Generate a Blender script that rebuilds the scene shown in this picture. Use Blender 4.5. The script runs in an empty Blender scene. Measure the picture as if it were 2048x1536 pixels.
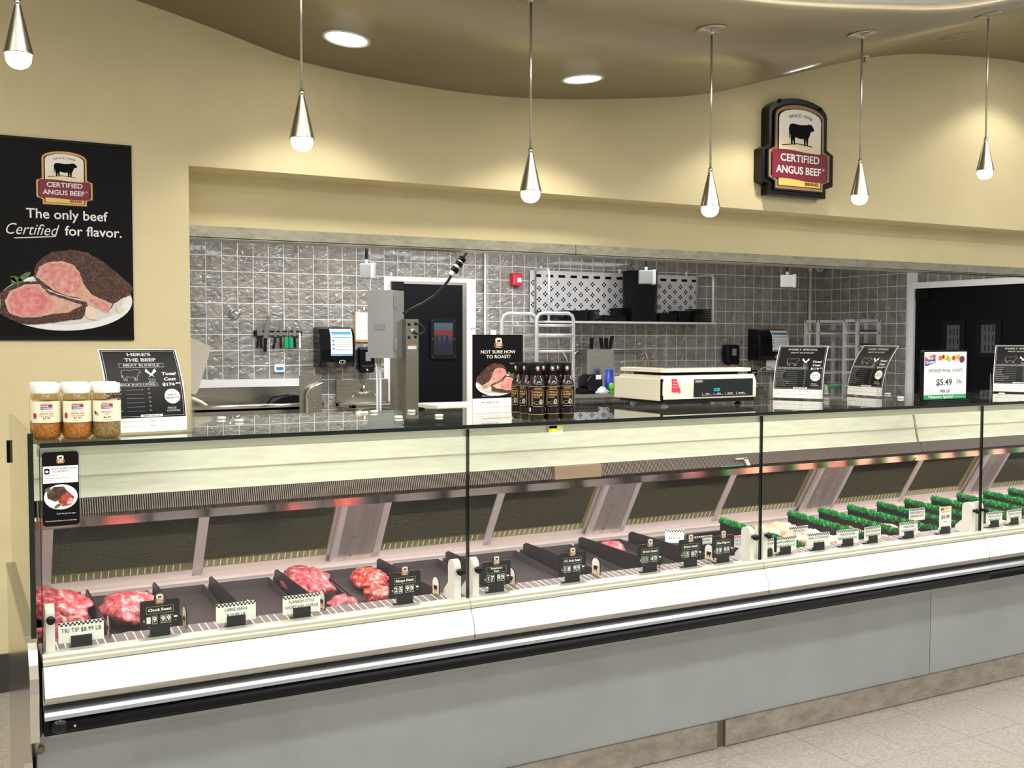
import bpy, bmesh, math, random
from mathutils import Vector, Matrix, noise
from mathutils.geometry import tessellate_polygon
random.seed(7)
sc = bpy.context.scene
COL = sc.collection
PI = math.pi

# ------------------------------------------------------------------ camera
F = 2100.0; PITCH = .0446; ROLL = .0017; YAW = .5016; EYE = Vector((0, 0, 1.60))
_fw = Vector((0, math.cos(PITCH), -math.sin(PITCH))); _rt = Vector((1, 0, 0)); _up = _rt.cross(_fw)
_c, _s = math.cos(ROLL), math.sin(ROLL)
_rt, _up = _rt * _c + _up * _s, _rt * -_s + _up * _c
_Rz = Matrix.Rotation(-YAW, 3, 'Z')
RT, UP, FW = _Rz @ _rt, _Rz @ _up, _Rz @ _fw
cam_d = bpy.data.cameras.new('camera'); cam = bpy.data.objects.new('camera', cam_d); COL.objects.link(cam)
cam_d.sensor_width = 36; cam_d.lens = F / 2048 * 36; cam_d.clip_start = .05; cam_d.clip_end = 100
m = Matrix((RT, UP, -FW)).transposed().to_4x4(); m.translation = EYE
cam.matrix_world = m
sc.camera = cam
def _ray(x, y): return FW * F + RT * (x - 1024) - UP * (y - 768)
def PX(x, y, Y):                                  # point seen at a pixel on the vertical plane at depth Y
    d = _ray(x, y); return EYE + d * (Y / d.y)
def PZ(x, y, Z):                                  # ... on the level plane at height Z
    d = _ray(x, y); return EYE + d * ((Z - EYE.z) / d.z)
def PXX(x, y, X):                                 # ... on the vertical plane at X
    d = _ray(x, y); return EYE + d * (X / d.x)

# ------------------------------------------------------------------ view, world, lights
vs = sc.view_settings
vs.view_transform = 'Standard'; vs.look = 'None'; vs.gamma = 1; vs.use_curve_mapping = False
vs.exposure = 0.12
w = bpy.data.worlds.new('store_ambience'); sc.world = w; w.use_nodes = True
bg = w.node_tree.nodes['Background']; bg.inputs[0].default_value = (1.0, .98, .94, 1); bg.inputs[1].default_value = .5
def area(name, loc, sx, sy, power, col, rot=(0, 0, 0)):
    l = bpy.data.lights.new(name, 'AREA'); l.shape = 'RECTANGLE'; l.size = sx; l.size_y = sy; l.energy = power; l.color = col
    o = bpy.data.objects.new(name, l); COL.objects.link(o); o.location = loc; o.rotation_euler = rot
    return o
STORE = (1, .975, .93)
for ix, lx in enumerate((-2.2, .9, 4.0, 7.1)):     # rows of store ceiling troffers
    for iy, ly in enumerate((-3.6, -1.2, 1.2)):
        area('store_troffer', (lx, ly, 4.02), 2.2, .5, 50, STORE)
for lx in (-2.2, .9, 4.0, 7.1):                       # added unseen uplights, whiten the store ceiling and give bounce fill
    area('fill_uplight', (lx, 2.2, 3.62), 2.2, .4, 45, STORE, (PI, 0, 0))
for lx in (3.3, 5.4):                         # prep room strip lights near the tiled wall
    area('prep_strip_light', (lx, 9.2, 2.68), 1.9, .10, 40, (.97, .98, 1))
for lx in (2.6, 5.6, 8.6):
    area('prep_troffer', (lx, 7.2, 2.70), 1.2, .6, 36, (.97, .98, 1))

# ------------------------------------------------------------------ materials
def lin(c):
    if isinstance(c, str):
        c = tuple(int(c[i:i + 2], 16) / 255 for i in (0, 2, 4))
    return tuple((v / 12.92 if v <= .04045 else ((v + .055) / 1.055) ** 2.4) for v in c) + (1,)
MATS = {}
def mat(name, col, rough=.5, metal=0, coat=0, emit=None, estr=0, spec=.5, trans=0):
    if name in MATS: return MATS[name]
    M = bpy.data.materials.new(name); M.use_nodes = True
    b = M.node_tree.nodes['Principled BSDF']
    b.inputs['Base Color'].default_value = lin(col); b.inputs['Roughness'].default_value = rough
    b.inputs['Metallic'].default_value = metal; b.inputs['Coat Weight'].default_value = coat
    b.inputs['Specular IOR Level'].default_value = spec
    b.inputs['Transmission Weight'].default_value = trans
    if emit: b.inputs['Emission Color'].default_value = lin(emit); b.inputs['Emission Strength'].default_value = estr
    MATS[name] = M
    return M
def N(M, typ, **kw):
    n = M.node_tree.nodes.new(typ)
    for k, v in kw.items():
        if k in n.inputs: n.inputs[k].default_value = v
        else: setattr(n, k, v)
    return n
def L(M, a, ao, b, bi): M.node_tree.links.new(a.outputs[ao], b.inputs[bi])
def B(M): return M.node_tree.nodes['Principled BSDF']
def noise_col(M, cols, scale=8, detail=4, coords='Object', stretch=(1, 1, 1), lo=.3, hi=.7, rnd=False, rough=.6):
    tc = N(M, 'ShaderNodeTexCoord'); mp = N(M, 'ShaderNodeMapping'); mp.inputs['Scale'].default_value = stretch
    L(M, tc, coords, mp, 'Vector')
    nz = N(M, 'ShaderNodeTexNoise'); nz.inputs['Scale'].default_value = scale; nz.inputs['Detail'].default_value = detail; nz.inputs['Roughness'].default_value = rough
    if rnd:
        oi = N(M, 'ShaderNodeObjectInfo'); ml = N(M, 'ShaderNodeMath', operation='MULTIPLY'); ml.inputs[1].default_value = 37
        L(M, oi, 'Random', ml, 0); va = N(M, 'ShaderNodeVectorMath', operation='ADD'); L(M, mp, 0, va, 0); L(M, ml, 0, va, 1); L(M, va, 0, nz, 'Vector')
    else: L(M, mp, 0, nz, 'Vector')
    r = N(M, 'ShaderNodeValToRGB'); r.color_ramp.elements[0].position = lo; r.color_ramp.elements[1].position = hi
    r.color_ramp.elements[0].color = lin(cols[0]); r.color_ramp.elements[1].color = lin(cols[-1])
    for i, c in enumerate(cols[1:-1]):
        e = r.color_ramp.elements.new(lo + (hi - lo) * (i + 1) / (len(cols) - 1)); e.color = lin(c)
    L(M, nz, 'Fac', r, 'Fac'); L(M, r, 'Color', B(M), 'Base Color')
    return nz, r
def bump(M, scale, strength, dist=.01, detail=3, coords='Object', stretch=(1, 1, 1), rnd=False, distort=0):
    tc = N(M, 'ShaderNodeTexCoord'); mp = N(M, 'ShaderNodeMapping'); mp.inputs['Scale'].default_value = stretch
    L(M, tc, coords, mp, 'Vector')
    nz = N(M, 'ShaderNodeTexNoise'); nz.inputs['Scale'].default_value = scale; nz.inputs['Detail'].default_value = detail; nz.inputs['Distortion'].default_value = distort
    if rnd:
        oi = N(M, 'ShaderNodeObjectInfo'); ml = N(M, 'ShaderNodeMath', operation='MULTIPLY'); ml.inputs[1].default_value = 53
        L(M, oi, 'Random', ml, 0); va = N(M, 'ShaderNodeVectorMath', operation='ADD'); L(M, mp, 0, va, 0); L(M, ml, 0, va, 1); L(M, va, 0, nz, 'Vector')
    else: L(M, mp, 0, nz, 'Vector')
    bp = N(M, 'ShaderNodeBump'); bp.inputs['Strength'].default_value = strength; bp.inputs['Distance'].default_value = dist
    L(M, nz, 'Fac', bp, 'Height'); L(M, bp, 'Normal', B(M), 'Normal')
    return bp
def glass(name, tint, refl_rough=.0, ior=1.45, absorb=1.0):
    if name in MATS: return MATS[name]
    M = bpy.data.materials.new(name); M.use_nodes = True; nt = M.node_tree; nt.nodes.clear()
    out = N(M, 'ShaderNodeOutputMaterial'); mx = N(M, 'ShaderNodeMixShader'); tr = N(M, 'ShaderNodeBsdfTransparent'); gl = N(M, 'ShaderNodeBsdfGlossy')
    lw = N(M, 'ShaderNodeLayerWeight'); lw.inputs['Blend'].default_value = .5
    pw = N(M, 'ShaderNodeMath', operation='POWER'); pw.inputs[1].default_value = 5; L(M, lw, 'Facing', pw, 0)
    r0 = ((ior - 1) / (ior + 1)) ** 2
    fr = N(M, 'ShaderNodeMath', operation='MULTIPLY_ADD'); fr.inputs[1].default_value = 1 - r0; fr.inputs[2].default_value = r0; L(M, pw, 0, fr, 0)
    tr.inputs[0].default_value = lin(tint); gl.inputs['Roughness'].default_value = refl_rough; gl.inputs[0].default_value = (1, 1, 1, 1)
    L(M, fr, 0, mx, 0); L(M, tr, 0, mx, 1); L(M, gl, 0, mx, 2); L(M, mx, 0, out, 0)
    MATS[name] = M; return M

cream = mat('cream_wall_paint', 'dccfa0', .75)
noise_col(cream, ['d8caa0', 'e2d5aa'], 1.6, 5)
cream_in = cream
wave = mat('taupe_satin_ceiling', '7f7762', .34, .55)
noise_col(wave, ['91876f', 'a1977e'], 1.2, 3, stretch=(.4, 1, 1)); bump(wave, 2.2, .12, .02, 2, stretch=(.35, 1, 1))
white_ceil = mat('white_store_ceiling', 'eeeeea', .8)
vct = mat('vinyl_floor_tile', 'c9c2b4', .32, 0, .1)
_n, _r = noise_col(vct, ['8f8a82', 'aaa49b', 'c4beb5'], 60, 8, lo=.34, hi=.66, rnd=True, stretch=(1, 1.6, 1), rough=.75)
vct_base = mat('floor_joint', '5f594f', .7)
vct_far = mat('vinyl_floor_field', 'c9c2b4', .32)
noise_col(vct_far, ['8f8a82', 'aaa49b', 'c4beb5'], 60, 8, lo=.34, hi=.66, rough=.75)
def steel_mat(name, col, rough, scale=4, stretch=(1, 1, 40), amt=.1, cols=None, bstr=.04):
    M = mat(name, col, rough, 1.0)
    if cols: noise_col(M, cols, scale, 5, stretch=stretch)
    bump(M, 14, bstr, .004, 2, stretch=stretch)
    return M
steel = steel_mat('brushed_steel', 'b9b6ae', .28, 5, (1, 30, 30), cols=['a9a69d', 'c4c1b8'])
steel_rear = mat('case_lining_steel', 'c2b5ae', .3, .6); noise_col(steel_rear, ['b2a59e', 'cdc1ba'], 4, 4, stretch=(8, 1, 1)); bump(steel_rear, 20, .1, .004, 2, stretch=(3, 1, 1))
steel_pol = mat('polished_steel', 'c9c4ba', .17, 1)
steel_dirty = mat('scuffed_kick_steel', '9a9184', .45, .45)
_n, _r = noise_col(steel_dirty, ['857d71', '9d9588', 'b2aa9e', 'cac3b9'], 9, 10, stretch=(1, 1, 2.2), lo=.25, hi=.75, rough=.72)
steel_trim = mat('worn_header_steel', 'b5b29f', .3, .9)
_n, _r = noise_col(steel_trim, ['7a7663', 'a29e8b', 'b7b39f'], 9, 10, stretch=(1, 1, 3), lo=.28, hi=.62, rough=.8)
alu = mat('aluminium_tube', 'dcdddd', .35, .45)
galv = mat('galvanised_hood', 'e2e0d2', .5, .15); noise_col(galv, ['d6d3c2', 'e8e6da'], 30, 6, stretch=(.3, 1, 2))
alu_frame = mat('anodised_window_frame', 'd6cac6', .4, .3)
white_enam = mat('white_enamel', 'f1f1ef', .3, 0, .2)
grey_panel = mat('grey_base_panel', 'a9adad', .45, .1); noise_col(grey_panel, ['a2a6a6', 'aeb2b2'], 3, 4)
black_gloss = mat('black_gloss_plastic', '070709', .2, spec=.35)
black = mat('black_plastic', '0d0d0f', .45, spec=.2)
black_edge = mat('dark_glass_edge', '06130c', .15)
navy = mat('dark_navy_plastic', '0f121a', .45, spec=.25)
door_blk = mat('black_door_skin', '07080c', .45, spec=.15)
clear = glass('clear_glass', 'fbfdfb', 0, 1.36)
clear_top = glass('counter_glass', 'edf0e8', 0, 1.75)
acryl = glass('clear_acrylic', 'f4f6f6', .02, 1.5)
endglass = glass('frosted_end_glass', 'd2d6bd', .02, 1.6)
def tint_mirror(name, tint, refl):
    M = bpy.data.materials.new(name); M.use_nodes = True; nt = M.node_tree; nt.nodes.clear()
    out = N(M, 'ShaderNodeOutputMaterial'); mx = N(M, 'ShaderNodeMixShader'); tr = N(M, 'ShaderNodeBsdfTransparent'); gl = N(M, 'ShaderNodeBsdfGlossy')
    mx.inputs[0].default_value = refl; tr.inputs[0].default_value = lin(tint); gl.inputs[0].default_value = lin('e6dfae'); gl.inputs['Roughness'].default_value = .0
    L(M, tr, 0, mx, 1); L(M, gl, 0, mx, 2); L(M, mx, 0, out, 0); MATS[name] = M; return M
mirror_pane = tint_mirror('tinted_mirror_pane', '3a3826', .62)
tile_m = mat('grey_glazed_tile', '8a867f', .10, 0, .3)
noise_col(tile_m, ['77736c', '8a867f', '98948d'], 7, 3, rnd=True); bump(tile_m, 10, 1.0, .03, 1, rnd=True, distort=.9, stretch=(1, 1, 1.7))
grout = mat('pale_grout', 'f0ebe4', .8)
white_pl = mat('white_plastic', 'efece4', .45)
cream_pl = mat('ivory_scale_casing', 'e8e1cd', .4)
paper = mat('white_paper', 'f4f3ee', .7)
ink = mat('black_ink', '08080a', .6, spec=.1)
sign_blk = mat('chalkboard_black', '111114', .4, spec=.2)
white_ink = mat('white_ink', 'f2f0ea', .6)
grey_ink = mat('grey_ink', 'a9a9a6', .6)
gold = mat('gold_ink', 'd9ab62', .5)
tan_ink = mat('bronze_ink', '9a7a55', .5)
red = mat('crimson_ink', '7c1730', .5)
darkred = mat('dark_crimson_ink', '4a0f1e', .5)
yellow = mat('yellow_ink', 'f0c53a', .5)
bright_yellow = mat('bright_yellow_ink', 'f5ea20', .5)
face_grad = mat('cream_to_gold_print', 'f4ecd8', .5)
def gen_grad(M, c0, c1, lo=.15, hi=.75):
    tc = N(M, 'ShaderNodeTexCoord'); sp = N(M, 'ShaderNodeSeparateXYZ'); L(M, tc, 'Generated', sp, 0)
    r = N(M, 'ShaderNodeValToRGB'); r.color_ramp.elements[0].position = lo; r.color_ramp.elements[1].position = hi
    r.color_ramp.elements[0].color = lin(c0); r.color_ramp.elements[1].color = lin(c1); L(M, sp, 'Z', r, 'Fac'); L(M, r, 0, B(M), 'Base Color')
gen_grad(face_grad, 'f0c96a', 'f6f1e6')
pc_red = mat('label_red', 'b02a3c', .5); pc_blue = mat('label_blue', '2a4fa0', .5)
label_y = mat('pale_label_paper', 'ebe7c8', .55); label_red_txt = mat('rust_ink', 'a8452f', .6)
green_ink = mat('green_ink', '1f9d57', .5); blue_ink = mat('blue_ink', '2f86c9', .5)
pinkred = mat('red_sticker', 'd8324c', .5)
alarm_red = mat('alarm_red', 'c8202c', .35)
crust = mat('roast_crust_print', '4a2a1c', .55)
noise_col(crust, ['120906', '3a1f15', '6e4330', 'b89078'], 110, 8, lo=.34, hi=.74, rough=.75)
pinkm = mat('roast_pink_print', 'd58b84', .5)
noise_col(pinkm, ['b96a66', 'd98f88', 'e9b3a6'], 45, 8, lo=.3, hi=.7, rough=.7)
pinkc = mat('roast_centre_print', 'd87f80', .5); noise_col(pinkc, ['c0666a', 'dc8784', 'e8a59c'], 50, 6)
fatp = mat('roast_fat_print', 'dfb6a0', .5); noise_col(fatp, ['c98f7c', 'e2bda6'], 40, 5)
platep = mat('plate_print', 'eceaea', .5); bonep = mat('bone_print', 'e6d6b8', .5); leafp = mat('herb_print', '41602f', .5); noise_col(leafp, ['2a4420', '6a8a4a'], 60, 4)
black_print = mat('banner_black', '090606', .5, spec=.15)
amber = mat('spice_rub', '9a5a28', .6); noise_col(amber, ['6b3414', 'a5622c', 'd19a55', '8a3a1a'], 150, 6, lo=.3, hi=.72, rough=.8)
spice2 = mat('brisket_rub', '9a8260', .6); noise_col(spice2, ['4b3a28', '94805f', 'cdbb98'], 140, 6, lo=.3, hi=.7, rough=.8)
jar_pl = glass('jar_plastic', 'f2ead8', .03, 1.4)
sauce = mat('dark_sauce_glass', '1a0c06', .08, 0, .6)
beef = mat('raw_beef', 'b23a3f', .42, 0, .12)
_n, _r = noise_col(beef, ['6e1c26', '9c3a42', 'b95c60', 'e0b0a6'], 70, 5, lo=.30, hi=.70, rnd=True, rough=.55, stretch=(1, .4, 1)); bump(beef, 55, .7, .01, 3, rnd=True)
steakm = mat('marbled_steak', 'b2352c', .42, 0, .12)
noise_col(steakm, ['741713', '9e2d24', 'b9584b', 'e6c4b4'], 60, 4, lo=.36, hi=.70, rnd=True, rough=.5); bump(steakm, 60, .6, .008, 3, rnd=True)
pork = mat('pale_pork', 'd9a08f', .45, 0, .1); noise_col(pork, ['b06a62', 'dca795', 'efcdbd'], 20, 5, rnd=True)
chick = mat('pale_chicken', 'edbfa2', .45, 0, .1); noise_col(chick, ['b57a60', 'd3a286'], 14, 4, rnd=True)
bacon = mat('bacon_strip', 'b36a5e', .45, 0, .1); noise_col(bacon, ['8a3d3a', 'c07a6c', 'edc6b4'], 18, 4, rnd=True, stretch=(6, .6, 1))
traym = mat('dark_tray', '3a3536', .4)
matt_mesh = mat('black_mesh_mat', '25222a', .6); bump(matt_mesh, 160, .8, .004, 0)
parsley = mat('plastic_parsley', '0b6a2a', .55, spec=.2); noise_col(parsley, ['064a1b', '0d7a32', '25a24e'], 60, 3)
green_board = mat('green_board', '1f9a44', .5)
blue_cup = mat('blue_cup', '1f3fae', .35); green_can = mat('green_can', '6fc22f', .3)
cord_m = mat('black_cord', '17171a', .5); grey_box = mat('grey_outlet_box', '8f9391', .45); white_box = mat('white_outlet_box', 'bfc1bf', .45)
wood = mat('clipboard_wood', 'c79a62', .6)
hose_m = mat('cream_hose', 'e2d9b4', .5)
bulb_m = mat('pendant_bulb', 'ffffff', .4, emit='fff2e2', estr=20)
can_m = mat('can_light_lens', 'ffffff', .4, emit='fff6ea', estr=14)
can_off = mat('can_light_off', '8b8168', .4, .3)
led_m = mat('case_led', 'ffffff', .4, emit='ffe9f0', estr=26)
cone_m = mat('pendant_brushed_steel', 'b3afa2', .24, 1.0); bump(cone_m, 40, .12, .003, 1, stretch=(1, 1, .05))
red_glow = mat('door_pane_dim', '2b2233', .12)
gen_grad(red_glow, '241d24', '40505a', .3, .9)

# ------------------------------------------------------------------ mesh helpers
class MB:
    def __init__(s): s.v = []; s.f = []; s.sm = set()
    def add(s, vs, fs, smooth=False):
        o = len(s.v); s.v += [Vector(v) for v in vs]
        for f in fs:
            if smooth: s.sm.add(len(s.f))
            s.f.append(tuple(i + o for i in f))
        return s
    def box(s, x0, x1, y0, y1, z0, z1, bev=0):
        x0, x1 = min(x0, x1), max(x0, x1); y0, y1 = min(y0, y1), max(y0, y1); z0, z1 = min(z0, z1), max(z0, z1)
        if bev:
            b = min(bev, (x1 - x0) * .45, (y1 - y0) * .45, (z1 - z0) * .45)
            bm = bmesh.new(); bmesh.ops.create_cube(bm, size=1)
            for v in bm.verts: v.co = Vector(((x0 + x1) / 2 + v.co.x * (x1 - x0), (y0 + y1) / 2 + v.co.y * (y1 - y0), (z0 + z1) / 2 + v.co.z * (z1 - z0)))
            bmesh.ops.bevel(bm, geom=bm.edges[:], offset=b, segments=2, affect='EDGES', profile=.5)
            bm.verts.index_update(); s.add([v.co.copy() for v in bm.verts], [tuple(v.index for v in f.verts) for f in bm.faces]); bm.free(); return s
        return s.add([(x0, y0, z0), (x1, y0, z0), (x1, y1, z0), (x0, y1, z0), (x0, y0, z1), (x1, y0, z1), (x1, y1, z1), (x0, y1, z1)],
                     [(0, 3, 2, 1), (4, 5, 6, 7), (0, 1, 5, 4), (1, 2, 6, 5), (2, 3, 7, 6), (3, 0, 4, 7)])
    def prism(s, pts, axis, a0, a1):               # polygon in the other two axes, extruded along axis
        n = len(pts)
        def mk(p, a): return {'x': (a, p[0], p[1]), 'y': (p[0], a, p[1]), 'z': (p[0], p[1], a)}[axis]
        vs = [mk(p, a0) for p in pts] + [mk(p, a1) for p in pts]
        tr = tessellate_polygon([[Vector((p[0], p[1], 0)) for p in pts]])
        fs = [tuple(t) for t in tr] + [tuple(i + n for i in reversed(t)) for t in tr]
        fs += [(i, (i + 1) % n, (i + 1) % n + n, i + n) for i in range(n)]
        return s.add(vs, fs)
    def tube(s, path, r, seg=10, close=True, smooth=True):
        path = [Vector(p) for p in path]; rs = r if isinstance(r, (list, tuple)) else [r] * len(path)
        vs = []; n = len(path); ref = None
        for i, p in enumerate(path):
            t = (path[min(i + 1, n - 1)] - path[max(i - 1, 0)]).normalized()
            if ref is None: ref = Vector((0, 0, 1)) if abs(t.z) < .9 else Vector((1, 0, 0))
            a = (ref - t * ref.dot(t)).normalized(); ref = a; b = t.cross(a)
            for k in range(seg):
                an = 2 * PI * k / seg; vs.append(p + a * math.cos(an) * rs[i] + b * math.sin(an) * rs[i])
        fs = [(i * seg + k, i * seg + (k + 1) % seg, (i + 1) * seg + (k + 1) % seg, (i + 1) * seg + k) for i in range(n - 1) for k in range(seg)]
        s.add(vs, fs, smooth)
        if close:
            o = len(s.v) - len(vs); s.f.append(tuple(o + k for k in reversed(range(seg)))); s.f.append(tuple(o + (n - 1) * seg + k for k in range(seg)))
        return s
    def lathe(s, prof, c=(0, 0, 0), seg=28, smooth=True, axis='z'):
        vs = []; fs = []
        for r, z in prof:
            for k in range(seg):
                a = 2 * PI * k / seg
                p = (r * math.cos(a), r * math.sin(a), z)
                if axis == 'y': p = (p[0], -p[2], p[1])
                if axis == 'x': p = (p[2], p[0], p[1])
                vs.append((c[0] + p[0], c[1] + p[1], c[2] + p[2]))
        n = len(prof)
        for i in range(n - 1):
            for k in range(seg): fs.append((i * seg + k, i * seg + (k + 1) % seg, (i + 1) * seg + (k + 1) % seg, (i + 1) * seg + k))
        s.add(vs, fs, smooth); o = len(s.v) - len(vs)
        if prof[0][0] > 1e-5: s.f.append(tuple(o + k for k in reversed(range(seg))))
        if prof[-1][0] > 1e-5: s.f.append(tuple(o + (n - 1) * seg + k for k in range(seg)))
        return s
    def blob(s, c, size, seed=0, rough=.25, seg=22, ring=12, flat=.55, fr=2.2):
        vs = []; fs = []; rx, ry, rz = size
        for i in range(ring + 1):
            th = PI * i / ring
            for k in range(seg):
                ph = 2 * PI * k / seg
                d = Vector((math.sin(th) * math.cos(ph), math.sin(th) * math.sin(ph), math.cos(th)))
                q = 1 + rough * (noise.noise(d * fr + Vector((seed * 7.1, seed * 3.3, seed))) + .45 * noise.noise(d * fr * 2.7 + Vector((seed, 9, 2))))
                z = d.z * q; z = z if z > -flat else -flat
                vs.append((c[0] + d.x * q * rx, c[1] + d.y * q * ry, c[2] + (z + flat) * rz))
        for i in range(ring):
            for k in range(seg): fs.append((i * seg + k, (i + 1) * seg + k, (i + 1) * seg + (k + 1) % seg, i * seg + (k + 1) % seg))
        return s.add(vs, fs, True)
    def mesh(s, name, off=None):
        me = bpy.data.meshes.new(name)
        o = off or Vector((0, 0, 0))
        me.from_pydata([tuple(v - o) for v in s.v], [], s.f); 
        if s.sm:
            for i in s.sm: me.polygons[i].use_smooth = True
        me.validate(); me.update()
        bm = bmesh.new(); bm.from_mesh(me); bmesh.ops.recalc_face_normals(bm, faces=bm.faces[:]); bm.to_mesh(me); bm.free()
        return me
def root_of(o):
    while o.parent: o = o.parent
    return o
def obj(name, mb, m, parent=None, local=False, label=None):
    """one mesh object; coordinates are world unless local (then those of the thing's own frame)"""
    off = None
    if parent is not None and not local: off = Vector(root_of(parent).location)
    me = mb.mesh(name, off) if isinstance(mb, MB) else mb
    if m is not None:
        me.materials.clear(); me.materials.append(m)
    o = bpy.data.objects.new(name, me); COL.objects.link(o)
    if parent is not None: o.parent = parent
    if label: o['label'] = label
    return o
def tag(o, label, cat, group=None):
    o['label'] = label; o['category'] = cat
    if group: o['group'] = group
    return o
def thing(name, label, cat, loc=(0, 0, 0), rz=0, group=None, rx=0):
    o = bpy.data.objects.new(name, None); COL.objects.link(o); o.empty_display_size = .05
    o.location = loc; o.rotation_euler = (rx, 0, rz)
    return tag(o, label, cat, group)
def struct(name, mb, m, label=None):
    o = obj(name, mb, m); o['kind'] = 'structure'
    if label: o['label'] = label
    return o
def copy_tree(o, parent=None, label=None, loc=None):
    c = o.copy(); COL.objects.link(c); c.parent = parent
    if label: c['label'] = label
    if loc is not None: c.location = loc
    for ch in list(o.children): copy_tree(ch, c)
    return c
def bx(*a, **k): return MB().box(*a, **k)

# text meshes (built-in font), flat prints
_tc = {}
def text_geo(s, bold=0, sx=1, shear=0):
    k = (s, bold, sx, shear)
    if k not in _tc:
        cu = bpy.data.curves.new('lettering', 'FONT'); cu.body = s; cu.size = 1; cu.align_x = 'CENTER'; cu.align_y = 'CENTER'; cu.resolution_u = 3; cu.offset = bold; cu.shear = shear
        o = bpy.data.objects.new('lettering', cu); me = bpy.data.meshes.new_from_object(o)
        _tc[k] = ([(v.co.x * sx, v.co.y) for v in me.vertices], [tuple(p.vertices) for p in me.polygons])
        bpy.data.objects.remove(o); bpy.data.curves.remove(cu); bpy.data.meshes.remove(me)
    return _tc[k]
class Print:
    """flat print built up in (u, v) with a tiny layer height; map(u, v, h) gives local 3D. h grows towards the reader (-Y)"""
    def __init__(s, mp=None, lay=.0007, split=False): s.m = {}; s.split = split; s.n = 0; s.map = mp or (lambda u, v, h: (u, -h, v)); s.lay = lay
    def _mb(s, m, nm):
        if s.split and nm in ('lettering', 'bone_print', 'crust_print', 'fat_print', 'meat_print', 'herb_print', 'logo_band', 'fruit_print'): s.n += 1
        return s.m.setdefault((m.name, nm, s.n if s.split and nm in ('lettering', 'bone_print', 'crust_print', 'fat_print', 'meat_print', 'herb_print', 'logo_band', 'fruit_print') else 0), MB())
    def poly(s, pts, m, l=1, nm='print'):
        tr = tessellate_polygon([[Vector((p[0], p[1], 0)) for p in pts]])
        s._mb(m, nm).add([s.map(p[0], p[1], l * s.lay) for p in pts], [tuple(t) for t in tr]); return s
    def rect(s, u0, v0, u1, v1, m, l=1, nm='print', nv=1):
        vs = []; fs = []
        for i in range(nv + 1):
            v = v0 + (v1 - v0) * i / nv; vs += [s.map(u0, v, l * s.lay), s.map(u1, v, l * s.lay)]
            if i: fs.append((2 * i - 2, 2 * i - 1, 2 * i + 1, 2 * i))
        s._mb(m, nm).add(vs, fs); return s
    def frame(s, u0, v0, u1, v1, t, m, l=1, nm='print', nv=6):
        s.rect(u0, v0, u1, v0 + t, m, l, nm); s.rect(u0, v1 - t, u1, v1, m, l, nm); s.rect(u0, v0, u0 + t, v1, m, l, nm, nv); s.rect(u1 - t, v0, u1, v1, m, l, nm, nv); return s
    def ell(s, cx, cy, rx, ry, m, l=1, nm='print', n=36, rot=0):
        pts = []
        for k in range(n):
            a = 2 * PI * k / n; x, y = rx * math.cos(a), ry * math.sin(a)
            pts.append((cx + x * math.cos(rot) - y * math.sin(rot), cy + x * math.sin(rot) + y * math.cos(rot)))
        return s.poly(pts, m, l, nm)
    def line(s, a, b, w, m, l=1, nm='print'):
        d = Vector((b[0] - a[0], b[1] - a[1])); n = Vector((-d.y, d.x)).normalized() * w / 2
        return s.poly([(a[0] + n.x, a[1] + n.y), (b[0] + n.x, b[1] + n.y), (b[0] - n.x, b[1] - n.y), (a[0] - n.x, a[1] - n.y)], m, l, nm)
    def text(s, t, cx, cy, h, m, l=2, width=None, bold=0, shear=0, al='C', arc=None, nm='lettering'):
        """h is the cap height, width (optional) the full line width"""
        vs, fs = text_geo(t, bold, 1, shear)
        if not vs: return s
        x0 = min(v[0] for v in vs); x1 = max(v[0] for v in vs); k = h / .70; kx = (width / (x1 - x0)) if width else k
        ymid = .345 - .5 + .155   # align_y CENTER keeps the baseline box centred
        out = []
        for x, y in vs:
            uu = (x - (x0 + x1) / 2) * kx
            if al == 'L': uu = (x - x0) * kx
            if al == 'R': uu = (x - x1) * kx
            vv = y * k
            if arc:
                a = uu / arc; rr = arc + vv; uu, vv = rr * math.sin(a), rr * math.cos(a) - arc
            out.append(s.map(cx + uu, cy + vv, l * s.lay))
        s._mb(m, nm).add(out, fs); return s
    def build(s, parent):
        return [obj(nm, mb, MATS[mn], parent, local=True) for (mn, nm, _k), mb in s.m.items()]

COW = [(.00, .66), (.02, .80), (.06, .88), (.14, .91), (.30, .90), (.45, .88), (.60, .90), (.72, .92), (.78, .97), (.83, .93), (.88, .96), (.91, .91), (.97, .80), (1.0, .72), (.96, .66), (.89, .66),
       (.85, .58), (.83, .48), (.80, .40), (.765, .30), (.755, .04), (.77, .0), (.70, .0), (.695, .12), (.67, .28), (.66, .04), (.665, .0), (.60, .0), (.595, .16), (.585, .30), (.50, .27), (.38, .29), (.27, .34),
       (.24, .26), (.25, .10), (.265, .04), (.27, .0), (.20, .0), (.19, .12), (.165, .22), (.15, .10), (.155, .0), (.09, .0), (.085, .14), (.07, .30), (.06, .46), (.045, .42), (.03, .28), (.0, .27), (.012, .40), (.015, .55)]
def cow(p, cx, cy, w, h, m, l, nm='cow_emblem'):
    p.poly([(cx - w / 2 + x * w, cy + y * h) for x, y in COW], m, l, nm)
def arch(cx, cy, w, h, top, n=10):            # rectangle with a segmental arch top, base centre at (cx, cy)
    pts = [(cx - w / 2, cy), (cx + w / 2, cy)]
    for k in range(n + 1):
        a = PI * k / n; pts.append((cx + w / 2 * math.cos(a), cy + h - top + top * math.sin(a)))
    return pts
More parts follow.
